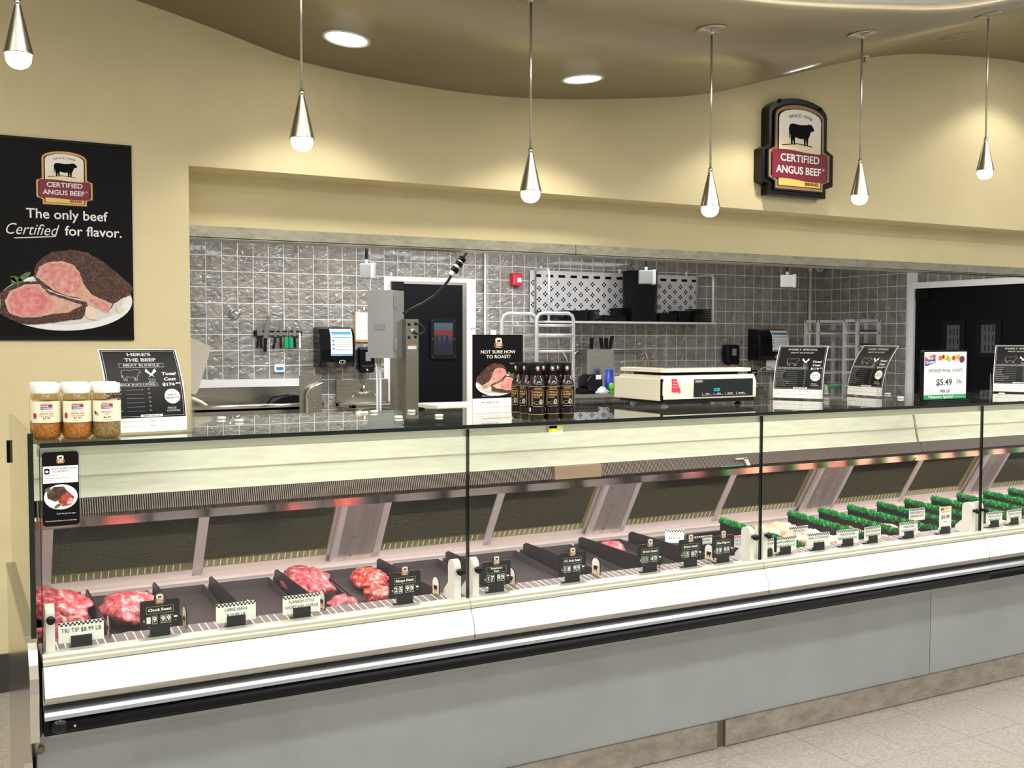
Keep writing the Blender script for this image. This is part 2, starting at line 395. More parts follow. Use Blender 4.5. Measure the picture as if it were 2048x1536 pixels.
def plaque(cx, cy, w, h, g=0):                # outline of the arched shield with a wider band, g grows it
    W = w / 2 + g; n = w * .40 + g; pts = []
    for k in range(13):
        a = PI * (1 - k / 12); pts.append((cx + n * math.cos(a), cy + h * .36 + g * .3 + (h * .14 + g) * math.sin(a)))
    return pts + [(cx + n, cy - h * .02 + g), (cx + W, cy - h * .06 + g * .6), (cx + W, cy - h * .37 - g * .6), (cx + n * .98, cy - h * .41 - g * .4), (cx + n * .98, cy - h * .5 - g),
                  (cx - n * .98, cy - h * .5 - g), (cx - n * .98, cy - h * .41 - g * .4), (cx - W, cy - h * .37 - g * .6), (cx - W, cy - h * .06 + g * .6), (cx - n, cy - h * .02 + g)]
def cab_logo(p, cx, cy, w, h, l=1, full=True, rim=gold):
    p.poly(plaque(cx, cy, w, h), rim, l, 'emblem_rim'); p.poly(plaque(cx, cy, w, h, -.035 * w), ink, l + 1, 'emblem_ground')
    n = w * .40 - .055 * w
    p.poly([(cx - n, cy - h * .46), (cx + n, cy - h * .46), (cx + n, cy + h * .33)] + [(cx + n * math.cos(PI * k / 12), cy + h * .335 + h * .115 * math.sin(PI * k / 12)) for k in range(1, 12)] + [(cx - n, cy + h * .33)], face_grad, l + 2, 'emblem_face')
    cow(p, cx + .02 * w, cy + h * .03, w * .42, h * .27, ink, l + 3)
    p.poly([(cx - w * .30, cy + h * .015), (cx - w * .05, cy + h * .05), (cx + w * .2, cy + h * .03), (cx + w * .2, cy + h * .02), (cx - w * .05, cy + h * .04), (cx - w * .30, cy + h * .005)], ink, l + 3, 'cow_emblem')
    def wav(t): return h * .012 * math.sin(t * 2 * PI)
    top = [(cx - w * .45 + w * .9 * t / 10, cy - h * .045 + wav(t / 10)) for t in range(11)]
    bot = [(cx - w * .45 + w * .9 * t / 10, cy - h * .385 + wav(t / 10)) for t in range(11)]
    p.poly(top + bot[::-1], red, l + 3, 'ribbon')
    if full:
        p.text('SINCE 1978', cx, cy + h * .375, h * .035, ink, l + 3, width=w * .38, arc=w * .55)
        p.text('CERTIFIED', cx, cy - h * .135, h * .085, white_ink, l + 4, width=w * .64, bold=.02)
        p.text('ANGUS BEEF', cx - w * .02, cy - h * .275, h * .085, white_ink, l + 4, width=w * .74, bold=.02)
        p.text('®', cx + w * .39, cy - h * .24, h * .035, white_ink, l + 4)
        p.text('BRAND', cx + w * .2, cy - h * .425, h * .038, ink, l + 4, width=w * .22, bold=.015)
    else:
        for k in (-.135, -.275): p.rect(cx - w * .33, cy + h * (k - .035), cx + w * .33, cy + h * (k + .035), white_ink, l + 4, 'lettering')

# roast print in banner units (crop pixels), mapped by q
ROAST = [('plate', platep, None), ]
def roast(p, q, l=2, flip=False):
    def P(pts, m, ll, nm):
        if nm in ('crust_print', 'fat_print', 'meat_print'):
            out = []; amp = 7 if nm == 'crust_print' else 5
            for i in range(len(pts)):
                (xa, ya), (xb, yb) = pts[i], pts[(i + 1) % len(pts)]
                for k in range(5):
                    x, y = xa + (xb - xa) * k / 5, ya + (yb - ya) * k / 5
                    out.append((x + amp * noise.noise((x * .06, y * .06, 3)), y + amp * noise.noise((x * .06, y * .06, 9))))
            pts = out
        p.poly([q(x, y) for x, y in pts], m, ll, nm)
    P([(400 + 412 * math.cos(a * PI / 24), 625 + 178 * math.sin(a * PI / 24)) for a in range(48)], platep, l, 'plate_print')
    P([(400 + 360 * math.cos(a * PI / 24), 615 + 150 * math.sin(a * PI / 24)) for a in range(48)], mat('plate_print_inner', 'd8d5d6', .5), l + 1, 'plate_print')
    for x, y, a in ((105, 490, .4), (150, 470, -.6), (90, 515, 1.2)):
        P([(x + 45 * math.cos(t) * math.cos(a) - 17 * math.sin(t) * math.sin(a), y + 45 * math.cos(t) * math.sin(a) + 17 * math.sin(t) * math.cos(a)) for t in [k * PI / 8 for k in range(16)]], leafp, l + 2, 'herb_print')
    P([(205, 470), (212, 420), (225, 390), (260, 350), (330, 318), (430, 305), (540, 325), (620, 370), (690, 425), (780, 500), (815, 545), (795, 590), (750, 605), (700, 640), (660, 695), (520, 620), (340, 570), (240, 520)], crust, l + 2, 'crust_print')
    P([(222, 470), (240, 410), (300, 382), (380, 375), (450, 400), (490, 450), (515, 520), (560, 580), (690, 640), (660, 695), (560, 655), (480, 600), (400, 585), (330, 555), (270, 510)], fatp, l + 3, 'fat_print')
    P([(240, 470), (262, 415), (310, 393), (380, 388), (440, 410), (480, 455), (498, 520), (470, 568), (400, 572), (340, 545), (285, 505)], pinkm, l + 4, 'meat_print')
    P([(520, 590), (600, 615), (675, 648), (640, 680), (570, 640)], pinkm, l + 4, 'meat_print')
    P([(0, 570), (60, 530), (140, 503), (230, 500), (300, 560), (420, 600), (530, 630), (545, 670), (500, 732), (420, 738), (300, 757), (170, 767), (80, 745), (0, 700)], crust, l + 5, 'crust_print')
    P([(28, 620), (60, 560), (150, 520), (238, 515), (300, 578), (400, 612), (505, 645), (420, 692), (320, 700), (230, 722), (130, 722), (55, 695)], fatp, l + 6, 'fat_print')
    P([(48, 625), (80, 570), (155, 535), (228, 535), (290, 595), (330, 640), (300, 690), (220, 708), (130, 708), (70, 685)], pinkc, l + 7, 'meat_print')
    P([(527, 655), (575, 658), (602, 738), (548, 732), (520, 705)], bonep, l + 7, 'bone_print')
    P([(712, 650), (762, 668), (742, 697), (722, 690)], bonep, l + 7, 'bone_print')

# ================================================================== THE SETTING
YW = 5.20                                            # painted front wall
YI = 5.42                                            # recessed header with the steel trim
YB = 10.28; XR = 10.355                              # tiled walls of the prep room
TS = .1524; TX0 = 2.285; TZ0 = 2.689
# floor
FT = .3085; FX0 = 2.3734; FY0 = 3.166
fl = struct('floor', MB().box(-4, 12, -6, 11, -.06, -.004), vct_far, 'speckled pale vinyl tile floor')
tm = bx(-FT / 2 + .0011, FT / 2 - .0011, -FT / 2 + .0011, FT / 2 - .0011, -.004, 0).mesh('floor_tile'); tm.materials.append(vct)
obj('joint', bx(FX0 - 4 * FT, FX0 + 16 * FT, FY0 - 8 * FT, FY0 + FT, -.0055, -.0025), vct_base, fl)
for i in range(-4, 16):
    for j in range(0, 8):
        o = bpy.data.objects.new('floor_tile', tm); COL.objects.link(o); o.parent = fl
        o.location = (FX0 + (i + .5) * FT, FY0 - .11 - (j - .5) * FT, 0)
# wave ceiling profile along X
CURVE = [(270, 0), (430, 58), (600, 122), (800, 165), (950, 188), (1100, 198), (1250, 197), (1400, 189), (1560, 155), (1720, 118), (1820, 108), (1900, 110), (1980, 116), (2048, 126)]
WP = [(p.x, p.z) for p in (PX(x, y, YW) for x, y in CURVE)]
WP = [(-2.5, 3.62), (-1.2, 3.55), (0, 3.33)] + WP + [(8.0, 3.60), (9.2, 3.45)]
def wave_z(x):
    for i in range(len(WP) - 1):
        if WP[i][0] <= x <= WP[i + 1][0]:
            p0, p1, p2, p3 = WP[max(i - 1, 0)], WP[i], WP[i + 1], WP[min(i + 2, len(WP) - 1)]
            t = (x - p1[0]) / (p2[0] - p1[0]); h = p2[0] - p1[0]
            m1 = (p2[1] - p0[1]) / (p2[0] - p0[0]) if p2[0] != p0[0] else 0; m2 = (p3[1] - p1[1]) / (p3[0] - p1[0])
            return (2 * t ** 3 - 3 * t * t + 1) * p1[1] + (t ** 3 - 2 * t * t + t) * h * m1 + (-2 * t ** 3 + 3 * t * t) * p2[1] + (t ** 3 - t * t) * h * m2
    return WP[0][1] if x < WP[0][0] else WP[-1][1]
YF = 3.33
def ribbon(y0, y1, x0, x1, th, n=110):
    b = MB(); vs = []; fs = []
    for i in range(n + 1):
        x = x0 + (x1 - x0) * i / n; z = wave_z(x)
        vs += [(x, y0, z), (x, y1, z), (x, y1, z + th), (x, y0, z + th)]
    for i in range(n):
        a, c = i * 4, i * 4 + 4
        fs += [(a, c, c + 1, a + 1), (a + 1, c + 1, c + 2, a + 2), (a + 2, c + 2, c + 3, a + 3), (a + 3, c + 3, c, a)]
    fs += [(0, 1, 2, 3), (n * 4 + 3, n * 4 + 2, n * 4 + 1, n * 4)]
    b.add(vs, fs); b.sm = set(range(n * 4)); return b
wv = struct('ceiling_1', ribbon(YF, YW, -2.5, 9.2, .05), wave, 'taupe satin ceiling canopy bent in a wave above the counter')
struct('ceiling_2', bx(-4, 12, -6, YW, 4.15, 4.25), white_ceil, 'high white store ceiling')
struct('wall_upper', bx(-2.5, 9.2, 4.86, 4.92, 3.68, 4.15), white_ceil, 'white bulkhead above the wave canopy')
# front wall: pier with the banner, bulkhead above the opening, recessed header
XJ = PX(377, 330, YW).x                              # left jamb of the opening
ZS = 2.42
struct('wall_left', bx(-2.5, XJ, YW, YI + .12, 0, 4.2), cream, 'cream painted pier beside the serving opening')
struct('baseboard_left', bx(-2.5, XJ, YW - .012, YW, 0, .17), mat('dark_baseboard', '3a3836', .5), 'dark baseboard along the cream pier')
struct('wall_front', bx(XJ, 10.5, YW, YI, ZS, 4.2), cream, 'cream painted bulkhead above the serving opening')
ZT0, ZT1 = 2.098, 2.158
struct('wall_header', bx(XJ, 10.5, YI, YI + .12, ZT0 + .02, 4.2), cream, 'recessed cream header above the steel trim')
tr = thing('trim_1', 'worn steel header strip along the top of the serving opening', 'trim'); tr['kind'] = 'structure'
cuts = [XJ + .005, PX(1150, 490, YI).x, PX(1712, 514, YI).x, 10.4]
for a, b in zip(cuts[:-1], cuts[1:]):
    obj('steel_strip', MB().box(a, b - .004, YI - .014, YI, ZT0, ZT1).box(a, b - .004, YI - .014, YI + .13, ZT0 - .004, ZT0 + .004), steel_trim, tr)
# prep room shell
wb = struct('wall_back', bx(.4, XR + .1, YB, YB + .15, 0, 2.85), grout, 'wall of wavy grey glazed tiles')
wr = struct('wall_right', MB().box(XR, XR + .15, 8.86, YB, 0, 2.85).box(XR, XR + .15, 5.54, 8.86, 2.25, 2.85).box(XR, XR + .15, 5.54, 6.9, 0, 2.25), grout, 'side wall of grey glazed tiles with double doors')
struct('wall_prep_left', bx(.3, .4, YI + .12, YB + .15, 0, 2.85), white_pl)
struct('ceiling_prep', bx(.3, XR + .15, YI + .12, YB + .15, 2.76, 2.85), white_ceil)
def tile_mesh(w, h, plane):
    b = MB(); d = .004; e = .003; g = .0034
    def R(x, z, y): return (x, -y, z) if plane == 'y' else (-y, x, z)
    a0, a1, c0, c1 = -w / 2 + g, w / 2 - g, -h / 2 + g, h / 2 - g
    vs = [R(a0, c0, 0), R(a1, c0, 0), R(a1, c1, 0), R(a0, c1, 0), R(a0, c0, d * .6), R(a1, c0, d * .6), R(a1, c1, d * .6), R(a0, c1, d * .6),
          R(a0 + e, c0 + e, d), R(a1 - e, c0 + e, d), R(a1 - e, c1 - e, d), R(a0 + e, c1 - e, d)]
    b.add(vs, [(0, 1, 5, 4), (1, 2, 6, 5), (2, 3, 7, 6), (3, 0, 4, 7), (4, 5, 9, 8), (5, 6, 10, 9), (6, 7, 11, 10), (7, 4, 8, 11), (8, 9, 10, 11)])
    return b
tmy = tile_mesh(TS, TS, 'y').mesh('wall_tile'); tmy.materials.append(tile_m)
tmx = tile_mesh(TS, TS, 'x').mesh('wall_tile'); tmx.materials.append(tile_m)
D1 = (PX(780, 600, YB).x - .01, PX(932, 600, YB).x + .01, 2.225)
cnt = 0; rest = MB(); proto = tile_mesh(TS, TS, 'y')
for c in range(-12, 53):
    for k in range(0, 14):
        x = TX0 + (c + .5) * TS; z = TZ0 - (k + .5) * TS
        if D1[0] - .5 * TS < x < D1[1] + .45 * TS and z < D1[2] + .3 * TS: continue
        if x + TS / 2 > XR:
            wl = XR - (x - TS / 2)
            o = obj('wall_tile', tile_mesh(wl, TS, 'y'), tile_m, wb, True); o.location = (x - TS / 2 + wl / 2, YB + .0005, z); continue
        if c >= -3 and cnt < 300:
            o = bpy.data.objects.new('wall_tile', tmy); COL.objects.link(o); o.parent = wb; o.location = (x, YB + .0005, z); cnt += 1
            o.rotation_euler = (random.gauss(0, .006), 0, random.gauss(0, .006))
        else: rest.add([v + Vector((x, YB + .0005, z)) for v in proto.v], proto.f)
ro = obj('tile_field', rest, tile_m, wb); ro['kind'] = 'stuff'
for c in range(0, 31):
    for k in range(0, 14):
        y = YB - (c + .5) * TS; z = TZ0 - (k + .5) * TS
        if 6.9 < y + TS / 2 and y - TS / 2 < 8.87 and z - TS / 2 < 2.26:
            if y + TS / 2 < 8.87 and z + TS / 2 > 2.27:
                ht = z + TS / 2 - 2.262; o = obj('wall_tile', tile_mesh(TS, ht, 'x'), tile_m, wr, True); o.location = (XR + .0005, y, 2.262 + ht / 2)
            continue
        o = bpy.data.objects.new('wall_tile', tmx); COL.objects.link(o); o.parent = wr; o.location = (XR + .0005, y, z)
        o.rotation_euler = (0, random.gauss(0, .006), random.gauss(0, .006))

# ---- door in the back wall
d1 = thing('door_1', 'black swing door with small window in the tiled back wall', 'door', (PX(856, 800, YB).x, YB - .03, 0)); d1['kind'] = 'structure'
xa, xb = PX(781, 600, YB).x, PX(931, 600, YB).x
zt = 2.19
obj('door_frame', MB().box(xa, xa + .05, YB - .03, YB + .02, 0, zt).box(xb - .05, xb, YB - .03, YB + .02, 0, zt).box(xa + .05, xb - .05, YB - .03, YB + .02, zt - .03, zt), steel, d1)
obj('door_leaf', bx(xa + .05, xb - .05, YB - .025, YB + .01, .02, zt - .03), door_blk, d1)
a, b = PX(860, 637, YB - .03), PX(911, 718, YB - .03)
def rrect(x0, z0, x1, z1, r, n=5):
    out = []
    for cx, cz, a0 in ((x1 - r, z1 - r, 0), (x0 + r, z1 - r, 90), (x0 + r, z0 + r, 180), (x1 - r, z0 + r, 270)):
        for k in range(n + 1):
            t = math.radians(a0 + 90 * k / n); out.append((cx + r * math.cos(t), cz + r * math.sin(t)))
    return out
wf = obj('window_frame', MB().prism(rrect(a.x, b.z, b.x, a.z, .03), 'y', YB - .045, YB - .024), black, d1)
obj('window_pane', bx(a.x + .04, b.x - .04, YB - .048, YB - .044, b.z + .045, a.z - .045), red_glow, wf)
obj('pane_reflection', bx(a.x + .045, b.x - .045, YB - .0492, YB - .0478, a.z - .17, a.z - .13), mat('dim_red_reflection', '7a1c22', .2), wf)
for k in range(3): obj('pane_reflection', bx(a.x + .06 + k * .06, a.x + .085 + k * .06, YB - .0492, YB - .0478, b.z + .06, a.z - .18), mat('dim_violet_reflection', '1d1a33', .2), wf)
for xx in (a.x + .02, b.x - .02):
    for t in (.06, .5, .94): obj('screw', MB().lathe([(.006, 0), (.004, .004)], (xx, YB - .045, b.z + (a.z - b.z) * t), 8, axis='y'), steel_pol, wf)
c0, c1 = PX(784, 563, YB - .05), PX(807, 580, YB - .05)
obj('hinge_box', bx(c0.x, c1.x, YB - .07, YB - .02, c1.z, c0.z, bev=.004), black, d1)
# ---- double doors in the right wall
d2 = thing('door_2', 'black double swing doors in a white frame on the side wall', 'door', (XR, 7.9, 0)); d2['kind'] = 'structure'
obj('door_frame', MB().box(XR - .03, XR + .05, 8.78, 8.86, 0, 2.26).box(XR - .03, XR + .05, 6.9, 6.98, 0, 2.26).box(XR - .03, XR + .05, 6.98, 8.78, 2.19, 2.26), white_enam, d2)
ys = PXX(1940, 650, XR).y
for y0, y1 in ((ys + .004, 8.78), (6.98, ys - .004)): obj('door_leaf', bx(XR + .002, XR + .04, y0, y1, .02, 2.19), door_blk, d2)
for (xa_, ya_, xb_, yb_) in ((1886, 641, 1930, 722), (1954, 640, 2002, 717)):
    p, q = PXX(xa_, ya_, XR), PXX(xb_, yb_, XR)
    wf = obj('window_frame', MB().prism(rrect(q.y, q.z, p.y, p.z, .03), 'x', XR - .012, XR + .004), black, d2)
    obj('window_pane', bx(XR - .016, XR - .011, q.y + .07, p.y - .07, q.z + .06, p.z - .055), mat('wired_glass', '56545a', .2, .2), wf)
    for k in range(3):
        for j in range(3): obj('window_wire', bx(XR - .018, XR - .015, q.y + .09 + k * .05, q.y + .10 + k * .05, q.z + .08 + j * .11, q.z + .15 + j * .11), ink, wf)
obj('hinge_box', bx(XR - .03, XR + .01, 8.58, 8.76, 2.06, 2.17, bev=.004), black, d2)
obj('hinge_box', bx(XR - .03, XR + .01, 7.0, 7.2, 2.06, 2.17, bev=.004), black, d2)

# ================================================================== DISPLAY CASES
U0, U1 = .222, 3.849; UL = U1 - U0
G = 2.91
def case_unit(x0, label, first):
    x1 = x0 + UL
    t = thing('display_case', label, 'display case', ((x0 + x1) / 2, 3.3, 0), group=None)
    J = [x0, x0 + 1.217, x0 + 2.411, x1]
    def P(name, mb, m, par=None): return obj(name, mb, m, par or t)
    # top glass, steel band, panes
    P('counter_top', bx(x0 + .003, x1 - .003, 2.898, 3.62, 1.318, 1.329), clear_top)
    P('counter_edge', bx(x0 + .003, x1 - .003, 2.894, 2.898, 1.3175, 1.3292), black_edge)
    P('top_band', bx(x0, x1, 2.918, 2.95, 1.292, 1.3175), mat('band_steel', 'c9c4b2', .35, .35))
    P('rear_band', bx(x0, x1, 3.58, 3.62, 1.285, 1.317), steel)
    for a, b in zip(J[:-1], J[1:]):
        g = P('front_pane', bx(a + .003, b - .003, G - .004, G + .004, .785, 1.315), clear)
        for xx in (a + .003, b - .003): obj('pane_edge', bx(xx - .0009, xx + .0009, G - .0045, G + .0045, .785, 1.315), black_edge, g)
        r = P('pane_rail', MB().prism([(2.885, .760), (2.885, .770), (2.892, .773), (2.892, .781), (2.90, .787), (2.93, .787), (2.93, .76)], 'x', a + .001, b - .001), mat('pale_rail', 'cfd0bb', .35, .5))
        w_ = P('bumper_panel', MB().prism([(2.90, .757)] + [(2.888 - .03 * math.sin(k * PI / 8 * .5), .757 - .073 * k / 8) for k in range(9)] + [(2.90, .684)], 'x', a + .002, b - .002), white_enam)
        P('panel_shadow_gap', bx(a, b, 2.90, 2.93, .752, .762), navy)
        P('lower_strip', bx(a + .002, b - .002, 2.86, 2.93, .672, .6835), steel)
    # inner hinge posts of the panes
    posts = []
    for k, j in enumerate(J):
        if k < 3: posts.append(j + (.022 if k == 0 else .033))
        if k > 0: posts.append(j - .030)
    for px_ in posts:
        prof = [(2.918, .768), (2.918, .885)] + [(2.942 - .024 * math.cos(a * PI / 6), .885 + .022 * math.sin(a * PI / 6)) for a in range(1, 6)] + [(2.966, .885), (2.966, .83), (3.0, .80), (3.0, .768)]
        hp = P('pane_support', MB().prism(prof, 'x', px_ - .011, px_ + .011), white_pl)
        sd = -1 if px_ - J[0] < .1 else (1 if (posts.index(px_) % 2) else -1)
        obj('knob', MB().lathe([(.006, 0), (.006, .012), (.011, .014), (.011, .024), (.007, .028)], (px_, 2.918, .873), 14, axis='y'), black_gloss, hp)
    # hood
    P('hood_panel', MB().prism([(3.275, 1.292), (3.238, 1.140), (3.236, 1.135), (3.245, 1.133), (3.285, 1.292)], 'x', x0 + .01, x1 - .004), galv)
    P('hood_crease', bx(x0 + .01, x1 - .004, 3.2455, 3.2525, 1.196, 1.1985), mat('hood_shadow_line', 'c9c4b2', .5))
    fins = MB(); n = int(UL / .0066)
    for i in range(n):
        xx = x0 + .02 + i * .0066
        fins.add([(xx, 3.238, 1.134), (xx + .003, 3.238, 1.134), (xx + .003, 3.222, 1.09), (xx, 3.222, 1.09), (xx, 3.262, 1.134), (xx + .003, 3.262, 1.134), (xx + .003, 3.262, 1.085), (xx, 3.262, 1.085)],
                 [(0, 1, 2, 3), (0, 3, 7, 4), (1, 5, 6, 2), (3, 2, 6, 7)])
    f_ = P('air_grille', fins, mat('grille_fin', '8b7c76', .4, .4)); f_['kind'] = 'stuff'
    P('grille_back', bx(x0 + .01, x1 - .004, 3.262, 3.27, 1.07, 1.15), navy)
    P('hood_lip', MB().prism([(3.245, 1.086), (3.235, 1.076), (3.262, 1.046), (3.272, 1.05), (3.29, 1.075)], 'x', x0 + .01, x1 - .004), steel_pol)
    for k, (a, b) in enumerate(((x0 + 1.72, x0 + 1.92),)):
        P('grille_cover', bx(a, b, 3.218, 3.24, 1.088, 1.134), mat('tan_cover', 'b59a80', .4, .3))
    led = MB()
    for i in range(int(UL / .034)):
        xx = x0 + .03 + i * .034; led.box(xx, xx + .012, 3.292, 3.312, 1.058, 1.062)
    P('light_bar', bx(x0 + .02, x1 - .02, 3.288, 3.32, 1.062, 1.078), alu)
    lr = P('led_row', led, led_m)
    for nm, (yy, zz, en, cl, rx) in (('lip_lamp', (3.306, 1.056, 19, (1, .86, .88), .1)), ('canopy_lamp', (2.968, 1.286, 2.1, (1, .93, .88), .75))):
        l_ = bpy.data.lights.new(nm, 'AREA'); l_.shape = 'RECTANGLE'; l_.size = UL - .1; l_.size_y = .012; l_.energy = en; l_.color = cl
        lo_ = bpy.data.objects.new(nm, l_); COL.objects.link(lo_); lo_.parent = t; lo_.location = (0, yy - 3.3, zz); lo_.rotation_euler = (rx, 0, 0)
    # rear sliding doors, leaning
    def YZ(z): return 3.85 - (z - .735) * .60
    def slab(xa, xb, za, zb, d0, d1):
        return MB().prism([(YZ(za) + d0, za), (YZ(zb) + d0, zb), (YZ(zb) + d1, zb), (YZ(za) + d1, za)], 'x', xa, xb)
    bays = [(x0 + .07, x0 + 1.108), (x0 + 1.255, x0 + 2.275), (x0 + 2.42, x1 - .105)]
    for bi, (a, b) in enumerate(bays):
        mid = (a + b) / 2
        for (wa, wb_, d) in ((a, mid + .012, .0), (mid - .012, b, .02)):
            fr = P('rear_door', slab(wa, wb_, .735, .765, d - .008, d + .008), alu_frame)
            for nm, mbx in (('stile', slab(wa, wa + .032, .735, 1.20, d - .008, d + .008)), ('stile', slab(wb_ - .032, wb_, .735, 1.20, d - .008, d + .008)), ('top_rail', slab(wa, wb_, 1.17, 1.20, d - .008, d + .008))): obj(nm, mbx, alu_frame, fr)
            obj('door_pane', slab(wa + .03, wb_ - .03, .76, 1.18, d - .003, d + .003), mirror_pane, fr)
            st = obj('reflection_strip', slab(wa + .034, wb_ - .034, .766, .792, d - .006, d - .0035), mat('olive_reflection', '86825c', .3, .3), fr); st['kind'] = 'stuff'  # strip and its ribs stand in for a striped reflection low on the pane
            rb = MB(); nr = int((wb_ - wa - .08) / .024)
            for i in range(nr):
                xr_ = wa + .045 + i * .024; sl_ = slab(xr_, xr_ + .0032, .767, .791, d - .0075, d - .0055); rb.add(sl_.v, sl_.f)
            o_ = obj('reflection_ribs', rb, mat('pale_reflection', 'f2ecc6', .3), fr); o_['kind'] = 'stuff'
    for a, b in ((x0, x0 + .07), (x0 + 1.108, x0 + 1.255), (x0 + 2.275, x0 + 2.42), (x1 - .105, x1)):
        pl = P('rear_pillar', slab(a, b, .72, 1.2, -.016, .03), steel_rear)
        if b - a > .1:
            for z in (.76, .84, .92, 1.0): obj('screw', MB().lathe([(.005, 0), (.003, .003)], ((a + b) / 2 - .02, YZ(z) - .017, z), 8, axis='y'), steel_pol, pl)
            obj('pillar_trim', slab(a - .022, a, .725, 1.2, -.02, .0), alu_frame, pl)
    P('rear_sill', MB().prism([(3.815, .712), (3.812, .722), (3.825, .727), (3.825, .735), (3.84, .738), (3.9, .738), (3.9, .70), (3.815, .70)], 'x', x0, x1), alu_frame)
    P('back_panel', bx(x0, x1, 3.822, 3.84, .60, .715), steel_rear)
    P('rear_wall', MB().box(x0, x1, 3.84, 3.88, .1, .72).box(x0, x1, 3.62, 3.66, 1.2, 1.31), steel)
    # deck
    P('deck_pan', bx(x0, x1, 3.02, 3.83, .67, .69), matt_mesh)
    P('front_ledge', MB().prism([(2.925, .764), (2.93, .771), (3.025, .783), (3.03, .775), (3.03, .67), (2.925, .67)], 'x', x0, x1), mat('ledge_steel', '5e5451', .5, .3))
    rb = MB()
    for i in range(int(UL / .025)):
        xr_ = x0 + .015 + i * .025 + .004 * math.sin(i * 1.7)
        rb.add([(xr_, 2.934, .7722), (xr_ + .0035, 2.934, .7722), (xr_ + .0005, 3.022, .7838), (xr_ - .003, 3.022, .7838), (xr_, 2.934, .7705), (xr_ + .0035, 2.934, .7705), (xr_ + .0005, 3.022, .782), (xr_ - .003, 3.022, .782)], [(0, 1, 2, 3), (0, 4, 5, 1), (1, 5, 6, 2), (2, 6, 7, 3), (3, 7, 4, 0)])
    o_ = P('ledge_glints', rb, mat('pale_ledge_glint', 'd9cdc6', .35)); o_['kind'] = 'stuff'  # pale bars imitate LED reflections in the ledge steel
    # body front
    P('inner_front', bx(x0, x1, 2.90, 2.93, .60, .757), steel)
    P('bumper_recess', MB().prism([(2.93, .672), (2.875, .640), (2.93, .60)], 'x', x0, x1), mat('dark_recess', '5b6062', .4, .4))
    P('bumper_channel', MB().prism([(2.862, .646), (2.855, .638), (2.855, .628), (2.875, .622), (2.90, .622), (2.90, .646)], 'x', x0, x1), mat('silver_channel', 'a4a8ae', .35, .5))
    P('bumper_rail', MB().tube([(x0 + (.04 if first else 0), 2.868, .606), (x1, 2.868, .606)], .0165, 16), black)
    P('bumper_back', bx(x0, x1, 2.875, 2.92, .582, .624), black)
    if first:
        c = P('bumper_cap', MB().blob((x0 + .035, 2.866, .588), (.024, .02, .021), 1, 0, 16, 10, 1), black_gloss)
        obj('cap_screw', MB().lathe([(.004, 0), (.003, .002)], (x0 + .07, 2.850, .607), 8, axis='y'), steel_pol, c)
    P('under_slope', MB().prism([(2.90, .584), (3.15, .468), (3.16, .468), (3.16, .60), (2.91, .60)], 'x', x0, x1), grey_panel)
    P('base_panel', bx(x0 + .002, x1 - .002, 3.15, 3.17, .106, .468), grey_panel)
    P('case_body', MB().box(x0, x1, 3.17, 3.84, .106, .66).box(x0, x1, 3.2, 3.8, 0, .106), mat('case_underside', '8b8d8c', .6))
    return t
caseA = case_unit(U0, 'near refrigerated meat display case with beef and the end panel', True)
caseB = case_unit(U1, 'far refrigerated display case with pork, joining at the dark seam', False)
# kick plates along both cases
bb = thing('baseboard_front', 'scuffed steel kick plates along the foot of the cases', 'baseboard', ((U0 + U1) / 2, 3.166, 0)); bb['kind'] = 'structure'
for i, (a, b) in enumerate(((U0, PX(1426, 1440, 3.166).x), (PX(1443, 1440, 3.166).x, U1 + 2.2), (U1 + 2.22, U1 + UL))):
    kp = obj('kick_plate', bx(a, b, 3.140, 3.149, .004, .105), steel_dirty, bb)
    n = max(2, int((b - a) / .155))
    for k in range(n):
        xx = a + .03 + (b - a - .06) * k / (n - 1)
        obj('screw', MB().lathe([(.004, 0), (.003, .002)], (xx, 3.140, .088), 8, axis='y'), steel_dirty, kp)
obj('kick_backing', bx(U0, U1 + UL, 3.151, 3.168, .0, .105), mat('kick_gap', '6d655a', .5, .4), bb)
# left end of the near case
ec = [(2.925, .835), (2.885, .805), (2.872, .77), (2.853, .74), (2.85, .70), (2.862, .655), (2.862, .575), (3.12, .43), (3.12, 0), (3.78, 0), (3.78, .85)]
cap = obj('end_cap', MB().prism(ec, 'x', .189, .2105), steel_pol, caseA)
obj('end_trim', MB().prism([(2.905, .82), (3.74, .85), (3.74, .868), (2.905, .838)], 'x', .184, .2125), steel, cap)
obj('end_screw', MB().lathe([(.012, 0), (.012, .004), (.007, .006)], (.232, 3.148, .452), 14, axis='y'), mat('dull_brass', '8d8262', .5, .6), caseA)
eg = obj('end_glass', bx(.198, .2105, 2.91, 3.68, .838, 1.353), endglass, caseA)
obj('end_glass_edge', bx(.1978, .2107, 2.904, 2.911, .830, 1.354), black_edge, eg)
obj('end_bracket', bx(.19, .199, 3.665, 3.685, 1.20, 1.27), ink, eg)

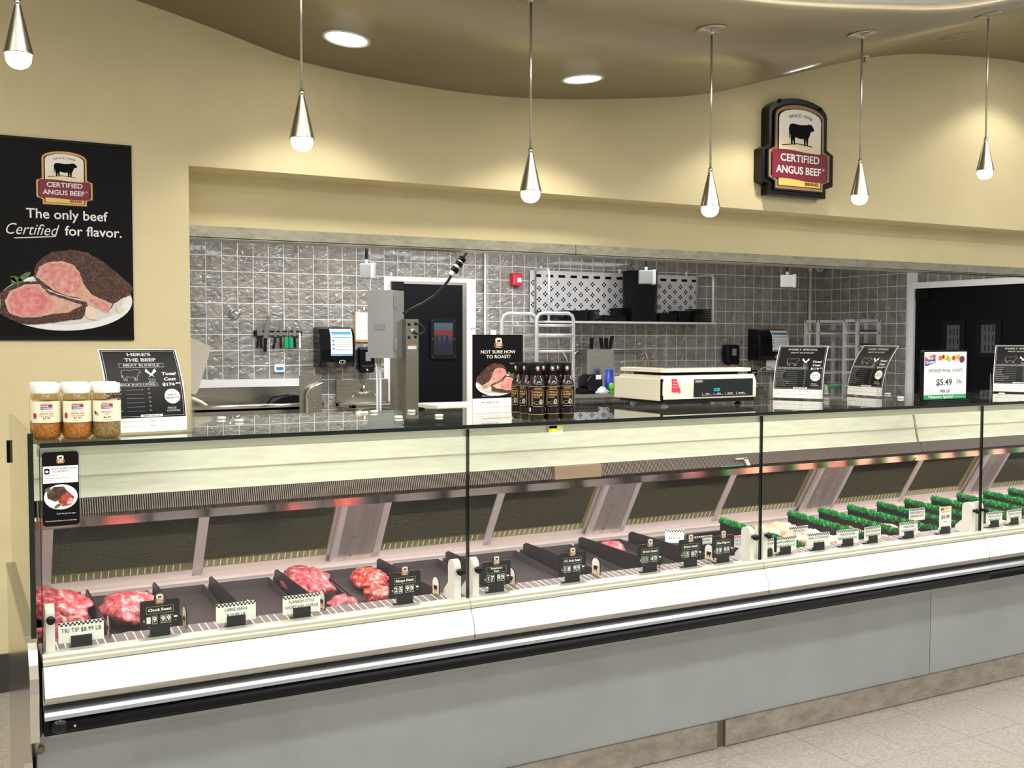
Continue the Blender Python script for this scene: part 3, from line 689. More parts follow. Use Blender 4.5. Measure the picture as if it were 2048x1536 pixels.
# ================================================================== LAMPS
YP = 3.65
PEND = [(37, 115), (604, 283), (1061, 388), (1420, 418), (1719, 395), (1970, 345)]
wh = ['leftmost pendant lamp, above the beef banner', 'pendant lamp nearest the opening corner, second from left', 'pendant lamp hanging above the sauce bottles', 'pendant lamp above the counter scale, left of the arched wall sign',
      'pendant lamp just right of the arched wall sign', 'rightmost pendant lamp with a tilted ceiling plate']
for (px_, py_), lb in zip(PEND, wh):
    p = PX(px_, py_, YP)
    t = thing('pendant_lamp', 'brushed steel cone ' + lb, 'pendant lamp', (p.x, YP, p.z), group='cone pendants in a row over the counter')
    zc = wave_z(p.x) - p.z; sl = (wave_z(p.x + .05) - wave_z(p.x - .05)) / .1
    disc = MB().lathe([(.066, 0), (.068, -.004), (.066, -.011), (.02, -.013), (.012, -.022), (.008, -.03)], (0, 0, 0), 28)
    R = Matrix.Rotation(-math.atan(sl), 3, 'Y')
    disc.v = [R @ v + Vector((0, 0, zc)) for v in disc.v]
    cp = obj('ceiling_plate', disc, cone_m, t, True)
    obj('stem', MB().tube([(0, 0, .17), (0, 0, zc - .02)], .0048, 10), cone_m, t, True)
    obj('shade', MB().lathe([(.009, .178), (.010, .166), (.0075, .163), (.010, .158), (.0435, .012), (.0445, .008), (.0425, .008), (.009, .150)], (0, 0, 0), 32), cone_m, t, True)
    obj('bulb', MB().lathe([(.036, .014), (.0385, .002), (.036, -.014), (.028, -.026), (.015, -.033), (.0, -.035)], (0, 0, 0), 24), bulb_m, t, True)
YC = 4.68
for i, (px_, py_) in enumerate([(693, 80), (1165, 159), (1603, 139), (1911, 78), (2115, 60)]):
    x = PX(px_, py_, YC).x; z = wave_z(x); sl = (wave_z(x + .05) - wave_z(x - .05)) / .1
    lb = ['lit round can light above the left edge of the opening', 'lit round can light above the red alarm and pan shelf', 'lit can light seen edge-on above the arched wall sign', 'unlit round can light in the rising part of the wave ceiling', 'lit can light just beyond the right picture edge'][i]
    t = thing('recessed_light', lb, 'ceiling light', (x, YC, z), group='recessed can lights')
    R = Matrix.Rotation(-math.atan(sl), 3, 'Y')
    ring = MB().lathe([(.112, .004), (.112, -.005), (.104, -.008), (.094, -.003), (.092, .004)], (0, 0, 0), 36); ring.v = [R @ v for v in ring.v]
    lens = MB().lathe([(.0, -.0025), (.093, -.0025), (.093, .003)], (0, 0, 0), 36); lens.v = [R @ v for v in lens.v]
    obj('trim_ring', ring, alu if i != 3 else wave, t, True); obj('lens', lens, can_m if i != 3 else can_off, t, True)
    if i != 3:
        l = bpy.data.lights.new('can_beam', 'SPOT'); l.energy = 31; l.spot_size = math.radians(122); l.spot_blend = .35; l.shadow_soft_size = .08; l.color = (1, .95, .85)
        lo = bpy.data.objects.new('can_beam', l); COL.objects.link(lo); lo.parent = t; lo.location = (0, 0, -.03)
x = PX(1722, 115, 5.05).x
t = thing('sprinkler_head', 'small sprinkler head under the wave ceiling near the wall', 'sprinkler', (x, 5.02, wave_z(x)))
obj('escutcheon', MB().lathe([(.03, .0), (.03, -.006), (.012, -.01)], seg=18), alu, t, True)
obj('deflector', MB().lathe([(.006, -.008), (.006, -.04), (.02, -.042), (.02, -.045), (.0, -.046)], seg=14), cone_m, t, True)

# ================================================================== BANNER AND WALL SIGN
YN = YW - .006
c = PX(129, 485, YN)
bn = thing('hanging_banner', 'black banner with prime rib photo hung on the cream pier', 'banner', (c.x, YN, c.z))
def bq(px_, py_): p = PX(px_, py_, YN); return (p.x - c.x, p.z - c.z)
x0, z1 = bq(-9, 292); x1, z0 = bq(268, 679)
z1 = bq(267, 293)[1]
obj('cloth', bx(x0, x1, -.002, .004, z0, z1), black_print, bn, True)
obj('hem_rod', bx(x0, x1, -.006, .004, z0 - .004, z0 + .014), black, bn, True); obj('hem_rod', bx(x0, x1, -.006, .004, z1 - .01, z1 + .002), black, bn, True)
P_ = Print(lambda u, v, h: (u, -.002 - h, v), split=True)
k = PX(230, 400, YN).x - PX(130, 400, YN).x; k /= 100       # metres per pixel along u here
kv = (PX(130, 400, YN).z - PX(130, 500, YN).z) / 100
a = bq(129, 357); cab_logo(P_, a[0], a[1], 110 * k, 107 * kv, 1)
a = bq(135, 431); P_.text('The only beef', a[0], a[1], 19 * kv, white_ink, 2, width=160 * k, bold=.012)
a = bq(66, 460); P_.text('Certified', a[0], a[1], 22 * kv, white_ink, 2, width=102 * k, shear=.35, bold=-.005)
b0 = bq(28, 476); b1 = bq(112, 473); P_.line(b0, b1, .004, white_ink, 2, 'lettering')
a = bq(187, 465); P_.text('for flavor.', a[0], a[1], 19 * kv, white_ink, 2, width=114 * k, bold=.012)
xl, xr = x0 + .001, x1 - .001
roast(P_, lambda x, y: (min(xr, max(xl, bq(x * .3255, 400 + y * .3255)[0])), bq(x * .3255, 400 + y * .3255)[1]), 2)
P_.build(bn)

YS = YW - .045
c = PX(1590, 298, YS)
sg = thing('wall_sign', 'black arched beef brand sign mounted high on the bulkhead', 'sign', (c.x, YS, c.z))
sw = (PX(1662, 300, YS).x - PX(1520, 300, YS).x); sh = (PX(1590, 199, YS).z - PX(1590, 397, YS).z)
obj('sign_body', MB().prism(plaque(0, 0, sw * .94, sh * .92, sw * .03), 'y', -.03, .045), black_gloss, sg, True)
obj('sign_face', MB().prism(plaque(0, 0, sw * .86, sh * .86, sw * .012), 'y', -.042, -.02), black, sg, True)
P_ = Print(lambda u, v, h: (u, -.0425 - h, v), .0012, True); cab_logo(P_, 0, 0, sw * .85, sh * .85, 1, True, tan_ink); P_.build(sg)
for dx, dz in ((-sw * .27, sh * .45), (sw * .3, sh * .42)): obj('mounting_bolt', MB().lathe([(.012, 0), (.012, .02), (.0, .022)], (dx, -.02, dz), 10, axis='y'), black, sg, True)

# ================================================================== PREP ROOM
YV = YB - .008                                        # tile faces
def wall_thing(name, label, cat, px_, py_, Y=YV, group=None):
    p = PX(px_, py_, Y); return thing(name, label, cat, (p.x, Y, p.z), group=group)
# chrome knob
t = wall_thing('wall_fitting', 'round chrome dome on the tiled wall left of the knives', 'wall fitting', 470, 628)
obj('plate', MB().lathe([(.052, 0), (.052, .006), (.046, .012)], seg=28, axis='y'), steel_pol, t, True)
obj('dome', MB().lathe([(.046, .01), (.042, .03), (.028, .045), (.0, .05)], seg=28, axis='y'), mat('chrome', 'd8dadb', .06, 1), t, True)
# magnetic strip and knives
p0, p1 = PX(507, 661, YV), PX(603, 672, YV)
t = thing('knife_rack', 'black magnetic strip holding knives on the tiled wall', 'knife rack', ((p0.x + p1.x) / 2, YV, p1.z))
obj('bar', MB().box(p0.x, p1.x, YV - .018, YV, p1.z, p0.z, bev=.003), black, t)
for dz in (.008, .018, .028): obj('groove', bx(p0.x + .03, p1.x - .01, YV - .0195, YV - .017, p1.z + dz, p1.z + dz + .004), grey_ink, t)
KN = [(520, 642, 516, 673, 515, 696, .02, black, 'slim boning knife, leftmost on the magnetic strip'), (525.5, 643, 521, 673, 523, 697, .02, black, 'slim boning knife, second from left on the magnetic strip'),
      (541, 626, 531, 678, 530, 704, .045, black, 'big curved butcher knife with black handle on the strip'), (550, 643, 551, 676, 547, 698, .02, black, 'narrow black-handled knife right of the big butcher knife'),
      (566, 632, 561, 674, 562, 697, .03, black, 'curved black-handled knife left of the green scissors'), (588.5, 646, 589, 674, 590, 696, .028, black, 'straight black-handled knife right of the green scissors'),
      (598.5, 640, 599, 668, 599.5, 697, .012, white_pl, 'white-handled sharpening steel at the right end of the strip')]
for xt, yt, xh, yh, xb_, yb_, wd, hm, lb in KN:
    a, h, e = PX(xt, yt, YV - .022), PX(xh, yh, YV - .022), PX(xb_, yb_, YV - .022)
    t = thing('kitchen_knife', lb, 'knife', (h.x, YV - .022, e.z), group='knives on the magnetic strip')
    pts = [(h.x - wd / 2, h.z), (h.x + wd / 2, h.z), (h.x + wd * .55 + (a.x - h.x) * .45, h.z + (a.z - h.z) * .5), (a.x + wd * .05, a.z), (a.x - wd * .25, a.z - .02), (h.x - wd * .5 + (a.x - h.x) * .3, h.z + (a.z - h.z) * .5)]
    obj('blade', MB().prism(pts, 'y', YV - .0235, YV - .0215), steel_pol, t)
    hw = max(.011, wd * .38)
    obj('handle', MB().prism([(h.x - hw * .8, h.z + .01), (h.x + hw * .9, h.z + .006), (h.x + hw * .7 + (e.x - h.x) * .5, (h.z + e.z) / 2), (e.x + hw, e.z + .012), (e.x + hw * .5, e.z), (e.x - hw * .7, e.z + .003), (e.x - hw * .9, e.z + .02), (h.x - hw * .7 + (e.x - h.x) * .5, (h.z + e.z) / 2)], 'y', YV - .033, YV - .013), hm, t)
p = PX(577, 675, YV - .02)
t = thing('kitchen_scissors', 'scissors with two green handles on the magnetic strip', 'scissors', (p.x, YV - .02, p.z), group='knives on the magnetic strip')
for s in (-1, 1):
    obj('blade', MB().prism([(s * .018 - .007, .0), (s * .018 + .007, 0), (s * .004 + .004, .09), (s * .004 - .004, .09)], 'y', -.002 - .002 * s, .001 - .002 * s), steel_pol, t, True)
    obj('handle', MB().prism(rrect(s * .024 - .019, -.105, s * .024 + .019, .005, .012, 3), 'y', -.012, .006), mat('green_handle', '0f9a63', .4), t, True)
# outlet
a, b = PX(548, 728, YV), PX(569, 744, YV)
t = thing('wall_outlet', 'small white outlet cover with blue sticker under the knives', 'outlet', ((a.x + b.x) / 2, YV, (a.z + b.z) / 2))
obj('cover', MB().prism(rrect(a.x, b.z, b.x, a.z, .012), 'y', YV - .012, YV), white_pl, t)
obj('sticker', MB().prism(rrect(a.x + .02, b.z + .02, b.x - .015, b.z + .05, .004), 'y', YV - .0135, YV - .011), blue_ink, t)
# dispensers
def towel(px0, py0, px1, py1, lb, notice_l, notice_r, paper_out):
    a, b = PX(px0, py0, YV - .1), PX(px1, py1, YV - .1); w_ = b.x - a.x; h_ = a.z - b.z
    t = thing('towel_dispenser', lb, 'dispenser', ((a.x + b.x) / 2, YV, b.z))
    prof = [(0, 0), (-.17, .01), (-.205, .06), (-.215, h_ * .45), (-.20, h_ * .82), (-.16, h_ * .95), (-.09, h_), (0, h_)]
    body = MB(); n = len(prof)
    for xx, ins in ((-w_ / 2, .018), (-w_ / 2 + .018, 0), (w_ / 2 - .018, 0), (w_ / 2, .018)):
        body.v += [Vector((xx, y * (1 - ins * 3), h_ / 2 + (z - h_ / 2) * (1 - ins))) for y, z in prof]
    for s_ in range(3): body.f += [(s_ * n + i, (s_ + 1) * n + i, (s_ + 1) * n + (i + 1) % n, s_ * n + (i + 1) % n) for i in range(n)]
    body.f += [tuple(range(n)), tuple(reversed(range(3 * n, 4 * n)))]
    obj('housing', body, black_gloss, t, True)
    def mp(u, v, h):
        for i in range(n - 1):
            if prof[i][1] <= v <= prof[i + 1][1] and prof[i + 1][1] > prof[i][1]:
                tt = (v - prof[i][1]) / (prof[i + 1][1] - prof[i][1]); return (u, prof[i][0] + (prof[i + 1][0] - prof[i][0]) * tt - .002 - h, v)
        return (u, -.2, v)
    P_ = Print(mp, .0012); ul, ur = w_ * notice_l, w_ * notice_r; v0, v1 = h_ * .30, h_ * .95
    P_.rect(ul, v0, ur, v1, paper, 1, 'notice', 12); P_.rect(ul + .01, v1 - .05, ur - .01, v1 - .025, blue_ink, 2, 'notice_print'); P_.rect(ul, v0 + .004, ur, v0 + .016, blue_ink, 2, 'notice_print')
    P_.rect(ul + .02, v1 - .085, ur - .012, v1 - .077, blue_ink, 2, 'notice_print')
    for k in range(6): P_.rect(ul + .055, v1 - .115 - k * .019, ur - .02, v1 - .11 - k * .019, grey_ink, 2, 'notice_lettering')
    for k in range(3): P_.rect(ul + .016, v1 - .125 - k * .04, ul + .038, v1 - .105 - k * .04, blue_ink, 2, 'notice_print')
    for uu, vv, rr in ((0.03, h_ * .14, .036), (0.03, h_ * .14, .028)): P_.ell(uu + w_ * .05, vv, rr, rr * .62, white_ink if rr > .03 else ink, 1 if rr > .03 else 2, 'emblem')
    P_.ell(.03 + w_ * .05 - .012, h_ * .13, .006, .007, white_ink, 3, 'emblem'); P_.ell(.03 + w_ * .05 + .014, h_ * .13, .006, .007, white_ink, 3, 'emblem')
    P_.build(t)
    if paper_out: obj('paper_sheet', bx(-w_ * .12, w_ * .28, -.13, -.127, -.12, .02), paper, t, True)
    return t
towel(633, 654, 703, 735, 'black towel dispenser with a blue and white notice beside the clipboard', -.2, .42, False)
towel(1507, 658, 1567, 721, 'black towel dispenser with paper hanging out, right of the pan shelf', -.08, .46, True)
def soap(px0, py0, px1, py1, lb):
    a, b = PX(px0, py0, YV - .06), PX(px1, py1, YV - .06); w_ = b.x - a.x; h_ = a.z - b.z
    t = thing('soap_dispenser', lb, 'dispenser', ((a.x + b.x) / 2, YV, b.z))
    obj('housing', bx(-w_ / 2, w_ / 2, -.11, 0, .02, h_, bev=.028), black_gloss, t, True)
    obj('window', bx(-w_ * .12, w_ * .2, -.114, -.108, h_ * .45, h_ * .8, bev=.004), mat('soap_window', '7d8388', .15), t, True)
    obj('push_bar', bx(-w_ * .42, w_ * .42, -.125, -.02, 0, h_ * .32, bev=.02), black, t, True)
    obj('spout', MB().lathe([(.012, .0), (.008, -.02), (.0, -.022)], (0, -.08, .002), 12), white_pl, t, True)
soap(715, 694, 748, 745, 'black soap dispenser between the towel dispenser and the grey power box')
soap(1449, 689, 1475, 729, 'black soap dispenser on the wall behind the scale')
# clipboard
a, b = PX(710, 622, YV - .02), PX(752, 684, YV - .02)
t = thing('clipboard', 'wooden clipboard with white sheet hanging on a hook', 'clipboard', ((a.x + b.x) / 2, YV, b.z))
obj('board', MB().prism(rrect(a.x, b.z, b.x, a.z, .012), 'y', YV - .012, YV - .006), wood, t)
sh_ = obj('sheet', bx(a.x + .012, b.x - .008, YV - .0145, YV - .0125, b.z + .025, a.z - .01), paper, t)
for k in range(5): obj('lettering', bx(a.x + .05, b.x - .03, YV - .0152, YV - .0146, b.z + .11 + k * .022, b.z + .114 + k * .022), grey_ink, sh_)
obj('clip', MB().tube([(a.x + .06, YV - .02, a.z - .02), (a.x + .065, YV - .022, a.z - .004), (b.x - .04, YV - .022, a.z - .004)], .003, 6), steel_pol, t)
obj('hook', bx((a.x + b.x) / 2 - .02, (a.x + b.x) / 2 + .0, YV - .014, YV, a.z + .008, a.z + .045, bev=.003), white_pl, t)
# trough sink with white ledge
xa_, xb_ = 1.5, PX(600, 765, YV).x
zl = PX(500, 758, YV).z
t = thing('trough_sink', 'long stainless trough with tall backsplash under the knives', 'sink', ((xa_ + xb_) / 2, 10.0, 0))
obj('ledge', bx(xa_, xb_, YV - .06, YV, zl - .015, zl), white_enam, t); obj('ledge_face', bx(xa_, xb_, YV - .062, YV - .055, zl - .075, zl), white_enam, t)
obj('backsplash', bx(xa_, xb_, YV - .03, YV, .75, zl - .07), steel, t)
zf = PX(500, 813, 9.6).z
obj('front_rim', MB().tube([(xa_, 9.6, zf), (xb_ + .02, 9.6, zf)], .022, 12).box(xa_, xb_ + .02, 9.6, 9.66, zf - .04, zf), steel_pol, t)
obj('basin', MB().box(xa_, xb_, 9.6, 9.62, .62, zf - .02).box(xa_, xb_, 9.6, 10.26, .6, .62), steel, t)
for xx in (xa_ + .1, xb_ - .1): obj('leg', MB().tube([(xx, 9.7, 0), (xx, 9.7, .6)], .02, 10).tube([(xx, 10.15, 0), (xx, 10.15, .6)], .02, 10), steel, t)
# black scoop lying in the trough
a = PX(560, 806, 9.9)
t = thing('scoop_basket', 'black wire-handled basket resting in the trough', 'basket', (a.x, 9.9, zf))
obj('bin', MB().prism([(-.13, 0), (.16, 0), (.19, .075), (.11, .085), (-.02, .06)], 'y', -.1, .1), black, t, True)
obj('handle', MB().tube([(-.16, -.1, .0), (-.1, -.1, .07), (.06, -.1, .085)], .008, 8), black, t, True)
obj('foot', MB().box(-.12, .15, -.09, .09, -.24, .0), steel, t, True)
# standing panel with bent bracket
a, b = PX(599, 751, 9.3), PX(644, 828, 9.3)
t = thing('steel_stand_panel', 'upright steel panel with bent bracket beside the hand sink', 'panel', ((a.x + b.x) / 2, 9.3, 0))
obj('panel', bx(a.x, b.x, 9.3, 9.315, .35, a.z), steel, t)
bp = []
for x_, y_ in ((614, 828), (614, 793), (616, 783), (622, 776), (645, 766)): q = PX(x_, y_, 9.26); bp.append((q.x, 9.26, q.z))
obj('bracket', MB().tube(bp, .016, 10), steel_pol, t)
obj('bracket_plate', MB().prism([(PX(618, 828, 9.27).x, .8), (PX(644, 828, 9.27).x, .8), (PX(644, 768, 9.27).x, PX(644, 768, 9.27).z), (PX(622, 779, 9.27).x, PX(622, 779, 9.27).z), (PX(617, 790, 9.27).x, PX(617, 790, 9.27).z)], 'y', 9.275, 9.29), steel, t)
for yy in (786, 802, 817): q = PX(621 if yy < 790 else 629, yy, 9.27); obj('bolt', MB().lathe([(.012, 0), (.006, .008)], (q.x, 9.274, q.z), 10, axis='y'), steel_pol, t)
obj('stand_foot', MB().box(a.x, b.x, 9.2, 9.42, 0, .04).box(a.x + .05, a.x + .1, 9.3, 9.33, .04, .36), steel, t)
# hand sinks
def hand_sink(px0, py0, px1, zrim, lb, goose):
    a, b = PX(px0, py0, YV - .02), PX(px1, py0, YV - .02); w_ = b.x - a.x
    t = thing('hand_sink', lb, 'hand sink', ((a.x + b.x) / 2, YV, zrim - .15))
    L0 = .15
    hb = a.z - (zrim - .15)
    obj('backsplash', bx(-w_ / 2, w_ / 2, -.03, 0, L0, hb, bev=.008), steel, t, True)
    obj('rim', MB().box(-w_ / 2, w_ / 2, -.45, -.40, L0 - .03, L0 + .01, bev=.006).box(-w_ / 2, -w_ / 2 + .06, -.45, 0, L0 - .03, L0 + .01, bev=.006).box(w_ / 2 - .06, w_ / 2, -.45, 0, L0 - .03, L0 + .01, bev=.006).box(-w_ / 2, w_ / 2, -.1, 0, L0 - .03, L0 + .01, bev=.006), steel_pol, t, True)
    obj('bowl', MB().blob((0, -.24, -.02), (w_ * .42, .2, .09), 3, 0, 22, 12, 1), steel, t, True)
    obj('tap_body', MB().tube([(-.09, -.06, L0 + .1), (.09, -.06, L0 + .1)], .014, 10).tube([(0, -.06, L0 + .08), (0, -.06, L0 + .2)], .014, 10), steel_pol, t, True)
    for s in (-1, 1): obj('tap_handle', MB().tube([(s * .09, -.06, L0 + .1), (s * .15, -.11, L0 + .06)], .007, 8), steel_pol, t, True)
    if goose: obj('spout', MB().tube([(-.02, -.06, L0 + .12)] + [(-.02 + .07 - .07 * math.cos(k * PI / 8), -.1 - .02 * k, L0 + .30 + .07 * math.sin(k * PI / 8)) for k in range(9)], .008, 8), steel_pol, t, True)
    else: obj('spout', MB().tube([(0, -.06, L0 + .12), (0, -.08, L0 + .33), (-.01, -.14, L0 + .36), (-.01, -.2, L0 + .34)], .009, 8), steel_pol, t, True)
hand_sink(672, 758, 776, .92, 'stainless hand sink with gooseneck tap left of the black door', False)
hand_sink(1488, 775, 1532, .86, 'small stainless hand sink with thin curved tap at the wall, behind scale', True)
p = PX(1502, 745, YV)
t = thing('tap_timer_box', 'small black box on the wall behind the thin curved tap', 'box', (p.x, YV, p.z)); obj('case', bx(-.06, .06, -.05, 0, -.03, .03, bev=.006), black, t, True); obj('display', bx(-.03, .04, -.052, -.048, -.008, .012), grey_ink, t, True)
# white cutting board behind the jamb
t = thing('cutting_board', 'white rounded cutting board standing tilted behind the wall edge', 'cutting board', (PX(388, 790, 6.2).x, 6.2, 0))
pts = []
for x_, y_ in ((352, 662), (412, 688), (419, 691), (421, 698), (418, 710), (396, 782), (393, 787), (388, 789), (350, 770)): q = PX(x_, y_, 6.2); pts.append((q.x, q.z))
obj('board', MB().prism(pts, 'y', 6.2, 6.215), white_pl, t)
obj('stand', MB().box(PX(350, 780, 6.2).x, PX(376, 780, 6.2).x, 6.19, 6.5, 0, PX(350, 775, 6.2).z), steel, t)
q = [PX(x_, y_, 9.75) for x_, y_ in ((360, 792), (388, 799), (402, 805), (412, 812), (418, 826))]
tag(obj('rinse_hose', MB().tube([(v.x, 9.75, v.z) for v in q] + [(q[-1].x + .02, 9.75, .63)], .02, 10), hose_m), 'cream hose curving down beside the white cutting board', 'hose')
# power post with cabinet
YE = 8.2
a, b, cc = PX(735, 585, YE), PX(786, 580, YE), PX(808, 716, YE)
t = thing('power_post', 'grey electrical cabinet on steel posts in front of the black door', 'electrical cabinet', (b.x, YE, 0))
z0_, z1_ = cc.z, b.z
m1 = mat('grey_cabinet', 'a9aaa6', .42, .35)
obj('cabinet', MB().prism([(PX(735, 585, YE + .2).x, YE + .2), (b.x, YE), (PX(808, 650, YE + .1).x, YE + .1), (PX(757, 650, YE + .3).x, YE + .3)], 'z', z0_, z1_), m1, t)
for zz in (z1_ - .10, z0_ + .12): obj('hinge', bx(b.x + .004, b.x + .035, YE - .006, YE + .02, zz - .05, zz + .05), steel_pol, t)
obj('maker_plate', MB().prism([(PX(748, 650, YE + .15).x, YE + .149), (PX(768, 650, YE + .07).x, YE + .069), (PX(768, 650, YE + .065).x, YE + .064), (PX(748, 650, YE + .145).x, YE + .144)], 'z', 1.66, 1.71), mat('grey_plate', '9b9c99', .4, .4), t)
a2, b2 = PX(789, 720, YE + .1), PX(809, 720, YE + .1)
obj('post', bx(a2.x, b2.x, YE + .1, YE + .2, 0, z0_), steel, t)
a3, b3 = PX(812, 638, YE), PX(837, 638, YE)
sp = obj('socket_post', bx(a3.x, b3.x, YE, YE + .1, 0, a3.z), steel, t)
for i_, (x_, y_) in enumerate(((818, 649), (831, 648), (818, 675), (831, 674))): q = PX(x_, y_, YE); obj('knockout_plug', MB().lathe([(.013, 0), (.011, .006), (0, .007)], (q.x, YE - .001, q.z), 14, axis='y'), black, sp)
q = PX(825, 661, YE); obj('socket', MB().lathe([(.016, 0), (.016, .01), (.009, .012), (.009, .03)], (q.x, YE, q.z), 14, axis='y'), white_pl, sp)
pts = [PX(x_, y_, YE - .03) for x_, y_ in ((826, 661), (833, 667), (842, 668), (849, 664), (848, 657), (842, 650), (836, 645))]
obj('plug_lead', MB().tube([(v.x, YE - .03, v.z) for v in pts], .008, 8), cord_m, sp)
q = PX(824, 694, YE); lbx = obj('warning_label', bx(q.x - .04, q.x + .04, YE - .002, YE + .001, q.z - .018, q.z + .018), paper, sp); obj('label_band', bx(q.x - .04, q.x + .04, YE - .003, YE - .0015, q.z + .008, q.z + .018), mat('orange_ink', 'd98a4a', .5), lbx)
q0 = PX(757, 716, YE + .2); obj('conduit', MB().tube([(q0.x - .012, YE + .2, .0), (q0.x - .012, YE + .2, z0_)], .011, 8).tube([(q0.x + .018, YE + .2, .0), (q0.x + .018, YE + .2, z0_)], .011, 8), alu, t)
# hanging cord with connector to the cabinet
pts = []
for x_, y_, yy in ((938, 470, 7.4), (937, 494, 7.4), (932, 506, 7.4), (924, 519, 7.4), (904, 548, 7.42), (896, 562, 7.45), (886, 574, 7.5), (870, 591, 7.6), (845, 607, 7.8), (820, 619, 8.05), (807, 626, 8.2)): v = PX(x_, y_, yy); pts.append((v.x, yy, v.z))
t = thing('twist_lock_cord', 'black power cord with twist connector drooping to the grey cabinet', 'power cord', pts[-1])
obj('cord', MB().tube(pts, [.012] * 6 + [.010] * 5, 8), cord_m, t)
v0, v1 = Vector(pts[3]), Vector(pts[4])
for f0, f1, rr, m_ in ((-.12, .10, .03, black), (.10, .2, .022, white_pl), (.2, .42, .032, black), (.42, .58, .026, white_pl), (.58, .85, .032, black), (.85, 1.1, .024, white_pl)): obj('connector', MB().tube([v0.lerp(v1, f0), v0.lerp(v1, f1)], rr, 12), m_, t)
# hanging outlet boxes
def drop_box(x0_, y0_, x1_, y1_, cx, m_, lb, tilt):
    Y = 7.4; a, b = PX(x0_, y0_, Y), PX(x1_, y1_, Y); c_ = (a + b) / 2; w_ = (b.x - a.x) * .72; h_ = (a.z - b.z) * .9
    t = thing('drop_outlet', lb, 'outlet box', (c_.x, Y, c_.z), rz=tilt, group='outlet boxes hanging from cords')
    obj('box', bx(-w_ / 2, w_ / 2, -.03, .03, -h_ / 2, h_ / 2, bev=.006), m_, t, True)
    obj('cover', bx(w_ / 2 - .01, w_ / 2 + .02, -.04, .04, -h_ / 2 - .006, h_ / 2 + .006, bev=.008), white_box, t, True)
    obj('gland', MB().tube([(0, 0, h_ / 2), (0, 0, h_ / 2 + .03)], .012, 10), white_box, t, True)
    obj('cord', MB().tube([(0, 0, h_ / 2 + .02), (.0, 0, h_ / 2 + .12), (.01, 0, 2.75 - c_.z)], .012, 8), cord_m, t, True)
drop_box(717, 525, 749, 559, 730, grey_box, 'grey outlet box hanging on a cord above the clipboard', -.5)
drop_box(1276, 539, 1308, 570, 1288, grey_box, 'pale outlet box hanging in front of the tall tray stack', -.5)
drop_box(1561, 548, 1588, 576, 1577, white_box, 'white outlet box hanging above the right towel dispenser', -.75)
# conduit, switch, peg, alarm
x_ = PX(968.5, 600, YV).x; tag(obj('conduit_pipe', MB().tube([(x_, YV - .02, .6), (x_, YV - .02, 2.7)], .013, 10), white_enam), 'thin white conduit running down the tiles right of the black door', 'pipe')
a, b = PX(980, 660, YV), PX(992, 678, YV)
t = thing('wall_switch', 'small white switch plate beside the white conduit', 'switch', ((a.x + b.x) / 2, YV, b.z)); obj('plate', bx(a.x, b.x, YV - .012, YV, b.z, a.z, bev=.004), white_pl, t); obj('screw', MB().lathe([(.004, 0), (.003, .003)], ((a.x + b.x) / 2, YV - .012, a.z - .02), 8, axis='y'), steel_pol, t)
a = PX(943, 656, YV)
t = thing('wall_hook', 'slim steel hook on the tiles beside the black door', 'hook', (a.x, YV, a.z)); obj('peg', MB().tube([(0, .004, 0), (.02, -.05, -.005), (.055, -.09, -.012)], .006, 8), steel_pol, t, True); obj('tip', MB().lathe([(.009, 0), (.009, .006), (0, .008)], (0, -.002, 0), 10, axis='y'), white_pl, t, True)
a, b = PX(1022, 546, YV - .03), PX(1041, 572, YV - .03)
t = thing('fire_alarm', 'red fire alarm strobe on the tiled wall', 'alarm', ((a.x + b.x) / 2, YV, b.z)); h_ = a.z - b.z; w_ = b.x - a.x
obj('housing', bx(-w_ / 2, w_ / 2, -.07, 0, 0, h_, bev=.01), alarm_red, t, True); obj('strobe', bx(-w_ * .05, w_ * .38, -.085, -.065, h_ * .25, h_ * .62, bev=.006), mat('strobe_lens', 'e8e6e6', .15), t, True)
P_ = Print(lambda u, v, h: (u, -.071 - h, v), .001)
for k_, ch in enumerate('FIRE'): P_.text(ch, -w_ * .3, h_ * (.72 - .15 * k_), h_ * .1, white_ink, 1)
P_.build(t)
# wall shelf with perforated back, trays
YH = YV - .02
a, b = PX(1059, 540, YH), PX(1395, 640, YH); xe = PX(1427, 640, YH - .3).x
zs = PX(1240, 643, YH - .3).z
t = thing('wall_shelf', 'aluminium wall shelf with perforated back panel above the steel table', 'shelf', ((a.x + xe) / 2, YH, zs - .02))
obj('shelf_board', bx(a.x, xe, YH - .34, YH, zs - .022, zs), alu, t)
zt_ = a.z
pm = mat('perforated_panel', 'd3d2d4', .4, .3)
seams = [a.x, a.x + (b.x - a.x) * .62, b.x]
for s0, s1 in zip(seams[:-1], seams[1:]): obj('back_panel', bx(s0 + .002, s1 - .002, YH - .012, YH, zs, zt_), pm, t)
holes = MB()
n = 15; step = (b.x - a.x) / n
for i in range(n):
    xx = a.x + step * (i + .35); obj('slot', bx(xx, xx + step * .55, YH - .0132, YH - .0115, zt_ - .075, zt_ - .045), ink, t)
    for j in range(8):
        cx = a.x + step * (i + .25 + .5 * (j % 2)); cz = zt_ - .14 - j * .062
        if cz < zs + .03 or cx > b.x - .03: continue
        for dx, dz in ((0, .019), (0, -.019), (.019, 0), (-.019, 0)):
            holes.add([(cx + dx + .0108 * math.cos(q_ * PI / 4), YH - .0132, cz + dz + .0108 * math.sin(q_ * PI / 4)) for q_ in range(8)], [tuple(range(8))])
o = obj('perforations', holes, ink, t); o['kind'] = 'stuff'
for xx in (a.x + .06, xe - .03):
    obj('end_bracket', MB().tube([(xx, YH - .02, zs), (xx, YH - .02, zt_ - .01), (xx, YH - .04, zt_), (xx, YH - .27, zt_), (xx, YH - .31, zt_ - .012), (xx, YH - .325, zt_ - .05), (xx, YH - .325, zs)], .016, 10), alu, t)
